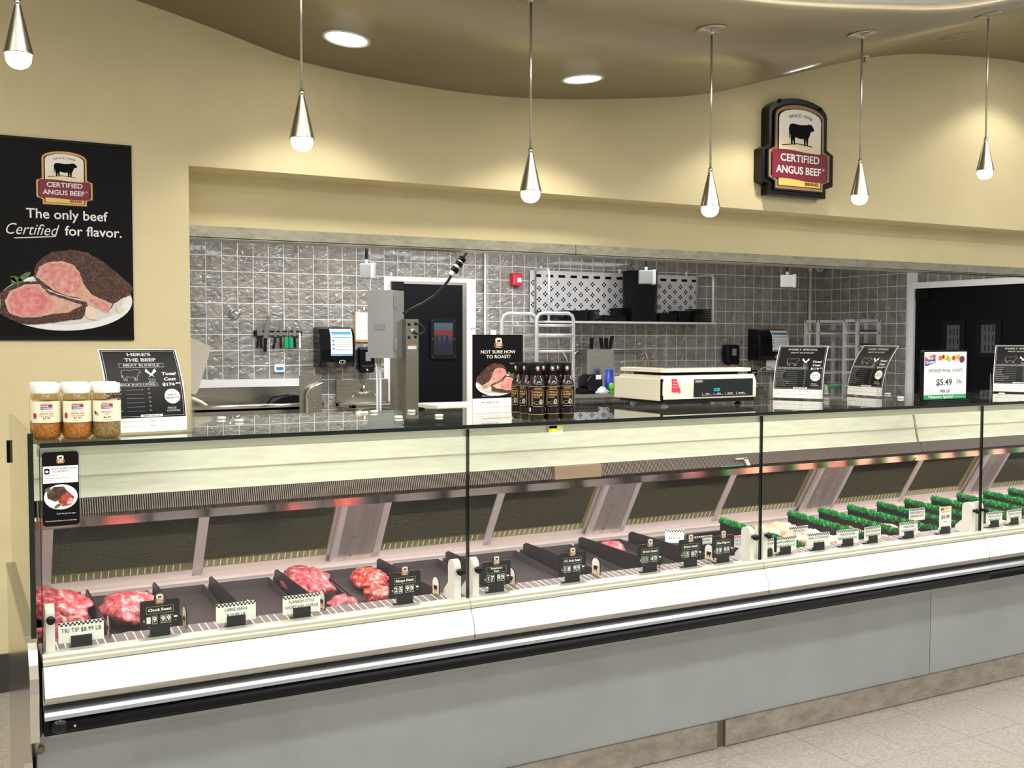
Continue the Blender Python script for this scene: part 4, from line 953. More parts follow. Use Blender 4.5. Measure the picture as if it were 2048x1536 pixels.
for xx in (a.x + .13, a.x + 1.2, b.x - .2): obj('hook', bx(xx, xx + .02, YH - .02, YH, zt_, zt_ + .05), white_pl, t)
def tray_stack(px0, px1, py_top, n, lb, depth=.22, yo=-.32):
    Y = YH + yo; a_, b_ = PX(px0, py_top, Y), PX(px1, py_top, Y); h_ = a_.z - zs
    t = thing('tray_stack', lb, 'tray stack', ((a_.x + b_.x) / 2, Y + depth / 2, zs), group='stacked black trays on the wall shelf')
    w_ = b_.x - a_.x
    if n > 120: n = 120
    for i in range(n):
        z_ = zs + h_ * i / n; jx = random.uniform(-.003, .003)
        obj('tray', MB().prism(rrect(a_.x + jx - (a_.x + b_.x) / 2 + 0, -depth / 2, b_.x + jx - (a_.x + b_.x) / 2, depth / 2, .02, 2), 'z', z_ - zs, z_ - zs + h_ / n * .72), black, t, True)
    return t
tray_stack(1266, 1317, 540, 56, 'tall stack of black trays in the middle of the wall shelf')
tray_stack(1091, 1125, 621, 7, 'low stack of black trays at the left end of the wall shelf')
tray_stack(1135, 1177, 620, 9, 'wide stack of black trays left of the centre of the shelf')
tray_stack(1178, 1200, 619, 9, 'narrow stack of black trays beside the wide stack', .2, -.25)
tray_stack(1209, 1254, 629.5, 5, 'flat stack of pale-rimmed black trays, lowest on the shelf')
tray_stack(1238, 1266, 615, 11, 'stack of black trays pressed against the left of the tall stack', .2, -.2)
tray_stack(1320, 1356, 625, 7, 'small stack of black trays right of the tall stack')
tray_stack(1357, 1390, 621, 9, 'stack of black trays left of the right shelf bracket', .2, -.24)
tray_stack(1392, 1424, 617, 8, 'stack of wide black trays at the right end of the shelf')
# steel table with sundries
YT = 9.75; zt2 = PX(1190, 788, YT).z
xa_, xb_ = PX(1085, 788, YT).x, PX(1440, 788, YT).x
t = thing('prep_table', 'stainless prep table below the wall shelf', 'table', ((xa_ + xb_) / 2, YT, 0))
obj('table_top', bx(xa_, xb_, YT, YV - .005, zt2 - .04, zt2), steel, t)
for xx in (xa_ + .06, xb_ - .06):
    for yy in (YT + .06, YV - .08): obj('leg', MB().tube([(xx, yy, 0), (xx, yy, zt2 - .04)], .02, 10), steel, t)
obj('under_shelf', bx(xa_ + .05, xb_ - .05, YT + .04, YV - .06, .3, .32), steel, t)
Y = 9.98
a, b = PX(1174, 699, Y), PX(1227, 745, Y)
t = thing('knife_box', 'stainless knife box with black knife handles on the prep table', 'knife box', ((a.x + b.x) / 2, Y, zt2))
obj('box', bx(a.x, b.x, Y, Y + .1, zt2, a.z, bev=.004), steel, t)
kb = t
for i_, (x_, y_, tl) in enumerate(((1183, 675, 0), (1204, 675, .1), (1213, 676, .05), (1221, 672, -.12))):
    q = PX(x_, y_, Y + .05)
    k_ = thing('box_knife', ['black upright knife handle standing alone in the steel knife box', 'left handle of the three grouped in the steel knife box', 'middle handle of the three grouped in the steel knife box', 'right tilted handle of the three grouped in the steel knife box'][i_], 'knife', (q.x, Y + .05, a.z - .05), group='knives in the steel box')
    hh = q.z - (a.z - .05)
    obj('handle', MB().prism([(-.016 + tl * .05, 0.055), (.014 + tl * .05, .055), (.02 - tl * .1, hh * .8), (.022 - tl * .2, hh), (-.012 - tl * .2, hh), (-.018 - tl * .1, hh * .75)], 'y', -.012, .012), black, k_, True)
    obj('blade', bx(-.012, .012, -.002, .002, -.02, .06), steel_pol, k_, True)
Y = 9.9
a, b = PX(1160, 743, Y), PX(1202, 783, Y)
t = thing('black_machine', 'black motor unit with white tag on the prep table', 'machine', ((a.x + b.x) / 2, Y, zt2))
w_ = b.x - a.x
obj('drum', MB().lathe([(.09, 0), (.1, .02), (.1, .2), (.09, .22)], (-.02, .1, .12), 22, axis='y'), black_gloss, t, True)
obj('foot', bx(-w_ / 2, w_ / 2, -.1, .1, 0, .06, bev=.012), black, t, True); obj('neck', bx(.02, w_ / 2 - .01, -.05, .08, .05, .2, bev=.015), black, t, True); obj('tag', bx(-.01, .06, -.128, -.122, .16, .21), paper, t, True)
a = PX(1217.5, 785, 9.85)
t = thing('blue_cup', 'tall blue tumbler on the prep table', 'cup', (a.x, 9.85, zt2)); ct = (PX(1217, 739, 9.85).z - zt2)
obj('body', MB().lathe([(.040, 0), (.043, .01), (.047, ct), (.044, ct), (.038, .02), (0, .02)], seg=24), blue_cup, t, True)
obj('base_ring', MB().lathe([(.042, 0), (.044, .004), (.043, .012)], seg=24), mat('dark_blue_ring', '16296e', .4), t, True)
a = PX(1223, 786, 9.80)
t = thing('drink_can', 'small lime green drink can in front of the blue tumbler', 'can', (a.x, 9.80, zt2))
obj('body', MB().lathe([(.026, 0), (.033, .008), (.033, .1), (.027, .112)], seg=22), green_can, t, True); obj('lid', MB().lathe([(.027, .112), (.028, .116), (.024, .114), (0, .113)], seg=22), steel_pol, t, True); obj('stripe', MB().lathe([(.0335, .03), (.0335, .06)], seg=22), mat('dark_green_ink', '2f8a2a', .4), t, True)
a = PX(1203, 786, 9.80)
tag(obj('rag', MB().blob((a.x, 9.80, zt2), (.075, .05, .055), 5, .7, 26, 14, .3, 4), mat('striped_rag', 'dcdde4', .85)), 'crumpled white rag beside the blue tumbler', 'rag')
noise_col(MATS['striped_rag'], ['3a4fa0', 'e6e6ea', 'f2f2f2'], 14, 2, lo=.36, hi=.5, stretch=(1, 3, 1))
# bent handrails over the table
for pts, lb in ((((1149, 716), (1151, 706), (1158, 701), (1180, 700), (1227, 699), (1282, 699), (1290, 703), (1294, 712), (1297, 727)), 'bent steel guard rail behind the knife box'), (((1045, 702), (1090, 701), (1118, 701), (1127, 705), (1133, 715), (1136, 726)), 'bent steel guard rail behind the aluminium cart')):
    pp = [PX(x_, y_, 10.18) for x_, y_ in pts]
    tag(obj('guard_rail', MB().tube([(v.x, 10.18, v.z) for v in pp] + [(pp[-1].x, 10.18, zt2)], .013, 10), steel_pol), lb, 'rail')
# aluminium cart with arched frames
YK = 8.8
t = thing('platter_cart', 'aluminium tube cart with two arched frames behind the sauce bottles', 'cart', (PX(1075, 800, YK).x, YK, 0))
def uframe(xl_, xr_, yt, Y):
    l_, r_ = PX(xl_, yt, Y), PX(xr_, yt, Y); z_ = l_.z
    c_ = .06
    return MB().tube([(l_.x, Y, 0), (l_.x, Y, z_ - c_), (l_.x + c_ * .3, Y, z_ - c_ * .3), (l_.x + c_, Y, z_), (r_.x - c_, Y, z_), (r_.x - c_ * .3, Y, z_ - c_ * .3), (r_.x, Y, z_ - c_), (r_.x, Y, 0)], .017, 10)
obj('arched_frame', uframe(1005, 1072, 627, YK + .25), alu, t); obj('arched_frame', uframe(1074, 1147, 626, YK), alu, t)
for (xl_, xr_, Y) in ((1005, 1072, YK + .25), (1074, 1147, YK)):
    for y_, r_ in ((651, .013), (671, .018), (703, .012), (742, .012), (780, .012)):
        l_, q_ = PX(xl_, y_, Y), PX(xr_, y_, Y); obj('shelf_rail', MB().tube([(l_.x, Y, l_.z), (q_.x, Y, l_.z)], r_, 8), alu, t)
for y_ in (671, 742, 800):
    l_, q_ = PX(1072, y_, YK + .25), PX(1074, y_, YK); obj('side_rail', MB().tube([(l_.x, YK + .25, q_.z), (q_.x, YK, q_.z)], .012, 8), alu, t)
# bakery racks in the corner
def rack(xl_, xr_, Y, yt, lb, pans, depth):
    l_, r_ = PX(xl_, yt, Y), PX(xr_, yt, Y); t = thing('bakery_rack', lb, 'rack', ((l_.x + r_.x) / 2, Y, 0), group='bakery racks in the corner')
    z_ = l_.z; b_ = .016
    for xx in (l_.x, r_.x):
        for yy in (Y, Y + depth): obj('post', bx(xx - b_, xx + b_, yy - b_, yy + b_, 0, z_), alu, t)
        obj('top_rail', bx(xx - b_, xx + b_, Y, Y + depth, z_ - .03, z_), alu, t)
    for yy in (Y, Y + depth): obj('top_rail', bx(l_.x, r_.x, yy - b_, yy + b_, z_ - .03, z_), alu, t)
    for k in range(9):
        zz = z_ - .17 - k * .16
        for xx in (l_.x + .02, r_.x - .02): obj('runner', bx(xx - .016, xx + .016, Y, Y + depth, zz, zz + .02), alu, t)
        obj('stop_bar', bx(l_.x, r_.x, Y - b_, Y + b_, zz - .005, zz + .02), alu, t)
        if k in pans: obj('sheet_pan', bx(l_.x + .03, r_.x - .03, Y + .0, Y + depth - .02, zz + .022, zz + .045, bev=.004), steel, t)
    return t
rack(1636, 1692, 9.4, 640, 'aluminium bakery rack nearest the corner, right of the steel pipe', (0,), .2)
rack(1715, 1758, 9.0, 638.5, 'aluminium bakery rack with sheet pans, left of the double doors', (0, 1), .2)
a, b = PX(1650, 776, 9.3), PX(1694, 776, 9.3)
t = thing('green_cutting_board', 'green cutting board lying across the bakery rack', 'cutting board', ((a.x + b.x) / 2, 9.3, a.z)); obj('board', bx(a.x, b.x, 9.28, 9.38, a.z - .01, a.z + .02, bev=.004), green_board, t)
obj('board_edge', bx(a.x + .004, b.x - .004, 9.279, 9.283, a.z - .006, a.z + .0), mat('dark_green_edge', '157a34', .5), t)
# steel pipe with trap in the corner
q = [PX(x_, y_, YV - .05) for x_, y_ in ((1621, 534), (1623, 531), (1630, 532), (1634, 538), (1638, 542), (1643, 541), (1648, 535), (1654, 534))]
t = thing('drain_pipe', 'grey pipe with wavy trap running down the tiled corner', 'pipe', (q[0].x, YV - .05, 0))
obj('riser', MB().tube([(q[0].x, YV - .05, 0), (q[0].x, YV - .05, q[0].z)], .022, 12), alu, t); obj('trap', MB().tube([(v.x, YV - .05, v.z) for v in q], .02, 12), alu, t); obj('collar', MB().lathe([(.028, 0), (.028, .05)], (q[0].x, YV - .05, q[0].z - .06), 12), alu, t)
# white ledge on the near counter behind the case
a, b = PX(874, 814, 4.0), PX(960, 812, 4.0)
t = thing('white_board', 'white board lying flat behind the case counter by the recipe card', 'board', ((a.x + b.x) / 2, 4.1, a.z - .012)); obj('slab', bx(a.x, b.x + .1, 4.0, 4.2, a.z - .012, a.z + .006, bev=.003), white_pl, t)
obj('support', MB().box(a.x + .02, b.x + .08, 4.03, 4.17, 0, a.z - .012), steel, t)

# ================================================================== ON THE COUNTER
ZC = 1.3295
# spice jars
def cyl(r): return lambda u, v, h: ((r + h) * math.sin(u / r), -(r + h) * math.cos(u / r), v)
def jar(x, y, kind, lb, rz=0):
    t = thing('spice_jar', lb, 'spice jar', (x, y, ZC), rz=rz, group='plastic spice jars at the case end')
    r = .0355
    obj('jar_wall', MB().lathe([(.030, 0), (.0345, .004), (r, .012), (r, .104), (.0345, .112), (.031, .118), (.031, .124)], seg=30), jar_pl, t, True)
    obj('contents', MB().lathe([(.0, .003), (.030, .003), (.0342, .012), (.0342, .096), (0, .098)], seg=30), amber if kind == 'p' else spice2, t, True)
    obj('lid', MB().lathe([(.0335, .120), (.0345, .123), (.0345, .143), (.033, .147), (0, .148)], seg=36), white_pl, t, True)
    P_ = Print(cyl(r + .0006), .0004); w_ = .050
    n = 14
    for i in range(n): P_.rect(-w_ + 2 * w_ * i / n, .045, -w_ + 2 * w_ * (i + 1) / n, .101, label_y, 0, 'label')
    for i in range(6):
        u0 = -.0145 + .029 * i / 6; u1 = u0 + .029 / 6; sl = .0015
        P_.poly([(u0, .079 + sl * i / 6), (u1, .079 + sl * (i + 1) / 6), (u1, .086 + sl * (i + 1) / 6), (u0, .086 + sl * i / 6)], pc_blue, 1, 'logo_band')
        P_.poly([(u0, .0855 + sl * i / 6), (u1, .0855 + sl * (i + 1) / 6), (u1, .093), (u0, .093)], pc_red, 1, 'logo_band')
    P_.text('PRICE', -.004, .0885, .0042, white_ink, 2, width=.0165, bold=.02); P_.text('CHOPPER', .001, .0825, .0042, white_ink, 2, width=.0265, bold=.02)
    P_.text('Nikolas Family', 0, .0955, .003, label_red_txt, 2, width=.024)
    if kind == 'p':
        P_.text('"ULTIMATE SEASONING"', 0, .0745, .0018, label_red_txt, 2, width=.030); P_.text('PRIME RIB', 0, .0685, .0048, label_red_txt, 2, width=.033)
        P_.text('STEAK SEASONING', 0, .0625, .0034, label_red_txt, 2, width=.037); P_.text('$7.99', 0, .0565, .0048, ink, 2, width=.018)
        P_.ell(-.032, .063, .006, .008, pc_red, 1, 'label_art'); P_.text('Net Weight 7 oz. (198g)', 0, .0505, .0016, ink, 2, width=.024)
    else:
        P_.text('BRISKET', 0, .071, .0044, label_red_txt, 2, width=.027); P_.text('RUB', 0, .0645, .0034, label_red_txt, 2, width=.010); P_.text('$6.99', 0, .057, .0048, ink, 2, width=.018)
        P_.poly([(-.036, .076), (-.028, .070), (-.022, .064), (-.030, .062), (-.036, .066)], mat('maroon_ink', '4a1f26', .5), 1, 'label_art'); P_.text('Net Weight 5 oz. (142g)', 0, .0505, .0016, ink, 2, width=.024)
    P_.build(t); return t
jar(.252, 3.012, 'p', 'prime rib seasoning jar, front row at the glass end', -.07)
jar(.326, 2.995, 'p', 'prime rib seasoning jar, front row middle', -.09)
jar(.398, 2.985, 'b', 'brisket rub jar with grey spice, front row', -.1)
jar(.252, 3.086, 'p', 'prime rib seasoning jar, back row at the glass end', .1)
jar(.327, 3.070, 'p', 'prime rib seasoning jar, back row middle', 0)
jar(.400, 3.060, 'b', 'brisket rub jar with grey spice, back row', 0)
# curved acrylic sign holders
def holder(x, y, rz, lb, kind):
    t = thing('acrylic_sign', lb, 'sign holder', (x, y, ZC), rz=rz, group='curved acrylic bundle signs')
    HT = .245; W = .108
    def prof(v): return (.10 * (max(v, 0) / HT) ** 2.2, v * .93)
    def mp(u, v, h):
        y_, z_ = prof(v); e = .004; y2, z2 = prof(v + e); d = Vector((y2 - y_, z2 - z_)).normalized()
        return (u, y_ - h * d.y, z_ + .006 + h * d.x)
    P_ = Print(mp, .0006)
    P_.rect(-W, 0, W, HT, paper, 0, 'sign_sheet', 20); P_.rect(-W + .003, .042, W - .003, HT - .002, sign_blk, 1, 'chalk_ground', 20)
    P_.frame(-W + .007, .046, W - .007, HT - .006, .0012, grey_ink, 2, 'chalk_border', 16)
    if kind == 'beef':
        P_.text("HERE'S", 0, .228, .0085, grey_ink, 2, width=.066, bold=.03); P_.text('THE BEEF', 0, .212, .0095, grey_ink, 2, width=.088, bold=.03)
        P_.frame(-.062, .190, .062, .202, .0009, grey_ink, 2, 'chalk_border', 2); P_.text('MEAT BUNDLE', 0, .196, .0065, grey_ink, 2, width=.100, bold=.02)
        cost, item0 = '$174', ['Chuck Roast', 'Rump Roast', 'Stew Meat', 'Arm Roast', 'Tri-Tip', 'Cube Steaks']; lbs = ['3lb', '3lb', '4lb', '3lb', '3lb', '2lb']
    else:
        P_.text('FAMILY SPECIAL', 0, .226, .008, grey_ink, 2, width=.13, bold=.03, shear=.15); P_.text('MEAT BUNDLES', 0, .211, .006, grey_ink, 2, width=.10, bold=.02, shear=.15)
        cost, item0 = '$119', ['Ground Chuck', 'Chuck Roast', 'Fryer Legs', 'Pork Steak', 'Ground Chuck', 'Boneless Skinless Breast', 'Bone-in Center Chops', 'Smoked Sausage']; lbs = ['5lb', '3lb', '4lb', '3lb', '3lb', '2lb', '3lb', '2lb']
    cp = [(-.06 + px_ * .055, .152 + py_ * .034) for px_, py_ in COW]
    for a_, b_ in zip(cp, cp[1:] + cp[:1]): P_.line(a_, b_, .0009, grey_ink, 2, 'chalk_cow')
    for s in (-1, 1): P_.poly([(.022 + s * .012, .186), (.022 + s * .016, .178), (.022 + s * .004, .168), (.022 - s * .010, .160), (.022 - s * .006, .163)], white_ink, 2, 'chalk_cleavers')
    P_.text('Finest', .022, .1545, .0045, grey_ink, 2, width=.020, shear=.2); P_.text('BEEF!', .022, .1475, .0045, grey_ink, 2, width=.020, shear=.2)
    P_.line((.040, .052), (.040, .188), .0008, grey_ink, 2, 'chalk_border')
    P_.text('Total', .072, .170, .0085, white_ink, 2, width=.040, shear=.2, bold=.02); P_.text('Cost', .072, .154, .0085, white_ink, 2, width=.034, shear=.2, bold=.02)
    P_.text(cost, .066, .138, .0085, white_ink, 2, width=.034, bold=.03); P_.text('.99', .0915, .141, .0045, white_ink, 2, width=.014, bold=.02)
    P_.frame(-.098, .134, .036, .144, .0008, grey_ink, 2, 'chalk_border', 1); P_.text('BUNDLE INCLUDES:', -.031, .139, .0052, grey_ink, 2, width=.122, bold=.02)
    for i, (it, q_) in enumerate(zip(item0, lbs)):
        v = .126 - i * (.0125 if kind == 'beef' else .0095); P_.text(it, -.096, v, .0042, grey_ink, 2, al='L', bold=.01); P_.text(q_, .012 if kind == 'beef' else .03, v, .0042, grey_ink, 2, al='R'); P_.line((-.055, v - .002), (-.006, v - .002), .0005, grey_ink, 2, 'chalk_border')
    star = []
    for k in range(44): a_ = 2 * PI * k / 44; r_ = .023 if k % 2 else .0205; star.append((.072 + r_ * math.cos(a_), .103 + r_ * math.sin(a_)))
    P_.poly(star, white_ink, 2, 'badge'); P_.text('QUALITY', .072, .107, .0048, sign_blk, 3, width=.028, bold=.02); P_.text('PRODUCTS!', .072, .098, .0048, sign_blk, 3, width=.033, bold=.02)
    P_.text('PRICE', .068, .068, .0055, grey_ink, 2, width=.024, bold=.02); P_.text('CHOPPER', .072, .060, .0055, grey_ink, 2, width=.038, bold=.02)
    P_.rect(-.02, .044, .04, .051, white_ink, 3, 'badge'); P_.text('BANK NOTICE', .01, .0475, .0038, sign_blk, 4, width=.046, bold=.02)
    P_.text('Name:', -.1, .033, .0035, ink, 2, al='L'); P_.text('Pickup Date:', -.1, .018, .0035, ink, 2, al='L'); P_.text('Phone #:', .005, .033, .0035, ink, 2, al='L'); P_.text('Quantity:', .005, .018, .0035, ink, 2, al='L')
    for v in (.0315, .0165): P_.line((-.07, v), (-.005, v), .0005, ink, 2, 'form_line'); P_.line((.03, v), (.095, v), .0005, ink, 2, 'form_line')
    P_.build(t)
    def sheet(h0, h1, u, v0, v1, n=18):
        b = MB(); vs = []; fs = []
        for i in range(n + 1):
            v = v0 + (v1 - v0) * i / n; vs += [mp(-u, v, h0), mp(u, v, h0), mp(u, v, h1), mp(-u, v, h1)]
        for i in range(n):
            a_ = i * 4; fs += [(a_, a_ + 1, a_ + 5, a_ + 4), (a_ + 1, a_ + 2, a_ + 6, a_ + 5), (a_ + 2, a_ + 3, a_ + 7, a_ + 6), (a_ + 3, a_, a_ + 4, a_ + 7)]
        return b.add(vs, fs, False)
    obj('acrylic_back', sheet(-.003, -.0005, W + .002, -.004, HT + .006), acryl, t, True)
    for s in (-1, 1): obj('corner_clip', MB().prism([(s * (W - .006), 0), (s * (W + .012), 0), (s * (W + .012), .075), (s * (W + .002), .085)], 'y', -.031, -.029), acryl, t, True)
    for s in (-1, 1): obj('side_foot', MB().prism([(-.030, 0), (.075, 0), (.012, .085), (-.012, .10)], 'x', s * (W + .012) - .0015, s * (W + .012) + .0015), acryl, t, True)
    obj('acrylic_base', bx(-W - .012, W + .012, -.03, .075, 0, .003), acryl, t, True)
    return t
holder(.515, 3.045, .12, 'curved chalkboard sign reading HERE\'S THE BEEF behind the spice jars', 'beef')
holder(3.30, 3.42, -1.02, 'curved acrylic FAMILY SPECIAL sign, right of the scale', 'fam')
holder(3.74, 3.45, -1.62, 'curved acrylic sign seen nearly edge-on, left of the pork chops sign', 'fam')
holder(4.66, 3.33, -1.02, 'curved acrylic sign cut off at the right picture edge', 'fam')
# recipe card
t = thing('recipe_card', 'standing NOT SURE HOW TO ROAST card left of the sauce bottles', 'card', (1.77, 3.33, ZC), rz=.08)
def mp(u, v, h): return (u, .18 * u * u - h, v)
W, HT = .107, .279
P_ = Print(mp, .0006, True); n = 10
for i in range(n):
    u0, u1 = -W + 2 * W * i / n, -W + 2 * W * (i + 1) / n; P_.rect(u0, 0, u1, .052, paper, 1, 'card_foot'); P_.rect(u0, .052, u1, HT, black_print, 1, 'card_face')
cab_logo(P_, 0, .250, .036, .037, 2, False)
P_.text('NOT SURE HOW', 0, .217, .0115, white_ink, 2, width=.148, bold=.01); P_.text('TO ROAST?', 0, .200, .0115, white_ink, 2, width=.103, bold=.01)
roast(P_, lambda x, y: (max(-W + .001, min(W - .002, (400 - x) * .000215 - .006)), .176 - (y - 310) * .000235), 2)
P_.text('Bone-in Rib Roast', -.045, .061, .005, white_ink, 2, width=.044); P_.text('Roast perfectly with our app.', .075, .176, .0035, white_ink, 2, width=.05)
P_.text('Scan to get the app.', -.035, .038, .0055, ink, 2, width=.075); P_.text("If it's not Certified, it's not the best.", 0, .020, .0055, gold, 2, width=.13)
P_.build(t)
bk = MB(); vs = []; 
for i in range(n + 1):
    u = -W + 2 * W * i / n; y_ = .18 * u * u; vs += [(u, y_, 0), (u, y_, HT), (u, y_ + .0016, HT), (u, y_ + .0016, 0)]
bk.add(vs, [f for i in range(n) for f in ((i * 4, i * 4 + 4, i * 4 + 5, i * 4 + 1), (i * 4 + 1, i * 4 + 5, i * 4 + 6, i * 4 + 2), (i * 4 + 2, i * 4 + 6, i * 4 + 7, i * 4 + 3), (i * 4 + 3, i * 4 + 7, i * 4 + 4, i * 4))])
obj('card_back', bk, sign_blk, t, True); obj('easel_leg', MB().prism([(.004, .0), (.075, 0), (.006, .2)], 'x', -.02, .02), sign_blk, t, True)
# sauce bottles
def bottle():
    t = thing('sauce_bottle', 'x', 'bottle', (0, 0, 0), group='dark sauce bottles')
    obj('glass', MB().lathe([(.024, 0), (.0265, .004), (.0272, .012), (.0272, .112), (.0255, .122), (.019, .138), (.0135, .150), (.0128, .158), (.0128, .164)], seg=28), sauce, t, True)
    obj('cap', MB().lathe([(.0165, .147), (.0172, .150), (.0175, .184), (.0165, .187), (0, .1872)], seg=24), black, t, True)
    P_ = Print(cyl(.0276), .00035); n = 12; w_ = .060
    for i in range(n): P_.rect(-w_ + 2 * w_ * i / n, .020, -w_ + 2 * w_ * (i + 1) / n, .112, sign_blk, 0, 'label')
    for i in range(n):
        for v in (.0205, .110): P_.rect(-w_ + 2 * w_ * i / n, v, -w_ + 2 * w_ * (i + 1) / n, v + .0012, gold, 1, 'label_line')
    for i in range(6):
        for v in (.046, .100): P_.rect(-.017 + .034 * i / 6, v, -.017 + .034 * (i + 1) / 6, v + .0012, gold, 1, 'label_line')
    for u in (-.019, .0178): P_.rect(u, .049, u + .0012, .098, gold, 1, 'label_line')
    P_.text('KANSAS CITY', 0, .1055, .0022, white_ink, 1, width=.026); P_.text('STEAK &', 0, .092, .0056, gold, 1, width=.029, bold=.02); P_.text('BURGER', 0, .0835, .0056, gold, 1, width=.029, bold=.02); P_.text('SAUCE', -.004, .0755, .005, gold, 1, width=.020, bold=.01)
    P_.ell(-.005, .058, .010, .005, grey_ink, 1, 'label_art'); P_.ell(.009, .061, .006, .009, grey_ink, 1, 'label_art')
    for v in (.036, .031, .025): P_.rect(-.016, v, .016, v + .0014, grey_ink, 1, 'label_print')
    for u in (-.052, -.035, .036): P_.frame(u, .05, u + .013, .098, .0008, gold, 1, 'label_line', 1); P_.rect(u + .002, .03, u + .009, .042, white_ink, 1, 'label_print')
    P_.build(t)
    P2 = Print(cyl(.0177), .0004); P2.ell(0, .169, .0062, .0075, white_ink, 0, 'cap_badge'); P2.ell(0, .1675, .0055, .005, pc_red, 1, 'cap_badge'); P2.ell(.001, .1705, .0045, .0045, green_ink, 2, 'cap_badge'); P2.ell(0, .170, .0025, .004, white_ink, 3, 'cap_badge'); P2.build(t)
    return t
b0 = bottle(); rows = ['front row', 'second row', 'back row']; colz = ['leftmost', 'middle', 'rightmost']; first = True
for i in range(3):
    for j in range(3):
        lb = 'dark steak sauce bottle, %s, %s of the group' % (rows[j], colz[i])
        loc = (1.712 + i * .0565, 2.955 + j * .057, ZC); 
        if first: b0.location = loc; b0['label'] = lb; o = b0; first = False
        else: o = copy_tree(b0, None, lb, loc)
        o.rotation_euler = (0, 0, -.42 + random.uniform(-.12, .12) - (.9 if (i == 0 and j > 0) else 0))
# weighing scale
SX0, SX1, SY0, SY1 = 2.455, 2.925, 3.27, 3.58
z0_ = PX(1309, 800, SY0).z - ZC; z1_ = z0_ + .092
t = thing('weighing_scale', 'ivory deli price scale with dark display on the counter', 'scale', ((SX0 + SX1) / 2, (SY0 + SY1) / 2, ZC))
w2, d2_ = (SX1 - SX0) / 2, (SY1 - SY0) / 2
obj('casing', MB().prism([(-d2_, z0_), (-d2_ - .004, z1_ - .03), (-d2_ + .012, z1_), (d2_ - .03, z1_), (d2_, z1_ - .02), (d2_ + .02, z0_ + .02), (d2_, z0_)], 'x', -w2, w2), cream_pl, t, True)
obj('base_tray', bx(-w2 + .01, w2 - .005, -d2_ + .004, d2_ - .01, z0_ - .016, z0_ + .002), black, t, True)
obj('printer_door', MB().box(-w2 - .006, -w2 + .002, -d2_ + .012, d2_ + .01, z0_ - .006, z1_ - .012, bev=.003), cream_pl, t, True)
pd = obj('door_gap', bx(-w2 - .002, -w2 + .004, -d2_ - .001, -d2_ + .010, z0_, z1_ - .012), ink, t, True)
pf = mat('platter_cream', 'e9e4d2', .35)
obj('platter', MB().prism(rrect(-w2 + .01, -d2_ + .005, w2 - .005, d2_ + .01, .03), 'z', z1_ + .012, z1_ + .026), pf, t, True)
obj('platter_tray', MB().prism(rrect(-w2 + .06, -d2_ + .05, w2 - .05, d2_ - .03, .02), 'z', z1_ + .024, z1_ + .029), steel_pol, t, True)
obj('spider', bx(-w2 + .05, w2 - .05, -d2_ + .05, d2_ - .05, z1_ - .002, z1_ + .013), black, t, True)
def sm(u, v, h): return (u, -d2_ - .003 - h, v)
P_ = Print(sm, .001); ux0, ux1 = -.085, w2 - .018; v0, v1 = z0_ + .006, z1_ - .016
P_.rect(ux0, v0, ux1, v1, mat('display_window', '07110f', .06, 0, .4), 1, 'display'); P_.frame(ux0 + .004, v1 - .013, ux0 + .045, v1 - .004, .0012, grey_ink, 2, 'maker_badge', 1); P_.text('HOBART', ux0 + .0245, v1 - .0085, .0045, white_ink, 2, width=.032, bold=.02)
cy = mat('display_digits', '2f8f9a', .5, emit='3fd0d8', estr=1.2)
P_.text('0.00', ux0 + .115, v0 + .027, .013, cy, 2, width=.030)
for k_, s_ in enumerate(('TARE', 'WEIGHT lb', 'PRICE $/lb', 'TOTAL PRICE $')):
    uu = ux0 + .055 + k_ * .058; P_.text(s_, uu + .012, v0 + .012, .0042, white_ink, 2, width=.012 + .007 * k_ if k_ else .018, bold=.02); P_.line((uu - .014, v0 + .007), (uu + .036, v0 + .007), .0008, white_ink, 2, 'display_rule'); P_.line((uu - .014, v0 + .007), (uu - .014, v0 + .017), .0008, white_ink, 2, 'display_rule')
MO = [(0, 1), (.55, 1), (.62, .9), (.74, .55), (.9, .35), (1.0, .18), (.98, .02), (.86, 0), (.82, .1), (.05, .1), (.05, .8)]
P_.poly([(-w2 + .040 + x_ * .046, v0 + .016 + y_ * .058) for x_, y_ in MO], pinkred, 1, 'state_sticker')
for k_, s_ in enumerate(('WEIGHTS', 'MEASURES', 'MISSOURI')): P_.text(s_, -w2 + .057, v0 + .062 - k_ * .011, .004, white_ink, 2, width=.022)
P_.build(t)
for sx in (-1, 1):
    for sy in (-1, 1):
        ft = obj('foot', MB().lathe([(.015, 0), (.015, .005), (.006, .009), (.006, z0_ - .01)], (sx * (w2 - .05), sy * (d2_ - .05), 0), 16), black if sx > 0 else alu, t, True)
# manager's special sign
a, b = PX(1841, 800, 3.02), PX(1930, 800, 3.02); W = (b.x - a.x) / 2; hb = PX(1885, 700, 3.02).z - ZC
t = thing('price_sign_frame', 'black framed SMOKED PORK CHOPS $5.49 price sign on the counter', 'price sign', ((a.x + b.x) / 2, 3.02, ZC))
obj('frame', MB().prism(rrect(-W, .006, W, hb, .014), 'y', -.008, .008), black, t, True)
P_ = Print(lambda u, v, h: (u, -.0085 - h, v), .0008, True); i_ = .008
P_.rect(-W + i_, .012, W - i_, hb - i_, paper, 1, 'sheet'); P_.rect(-W + i_, .012, W - i_, .031, green_ink, 2, 'sheet_band')
P_.text('Managers Special', -.030, .022, .0115, white_ink, 3, width=.150, bold=.02); P_.text('mypricechopper.com', .083, .021, .005, white_ink, 3, width=.07)
P_.text('SMOKED PORK CHOPS', 0, hb * .60, .014, mat('slate_ink', '3d4a5c', .6), 2, width=.212); P_.text('$5.49', -.008, hb * .375, .027, mat('slate_ink', '3d4a5c', .6), 2, width=.098, bold=.02); P_.text('50¢', .086, hb * .385, .017, MATS['slate_ink'], 2, width=.036)
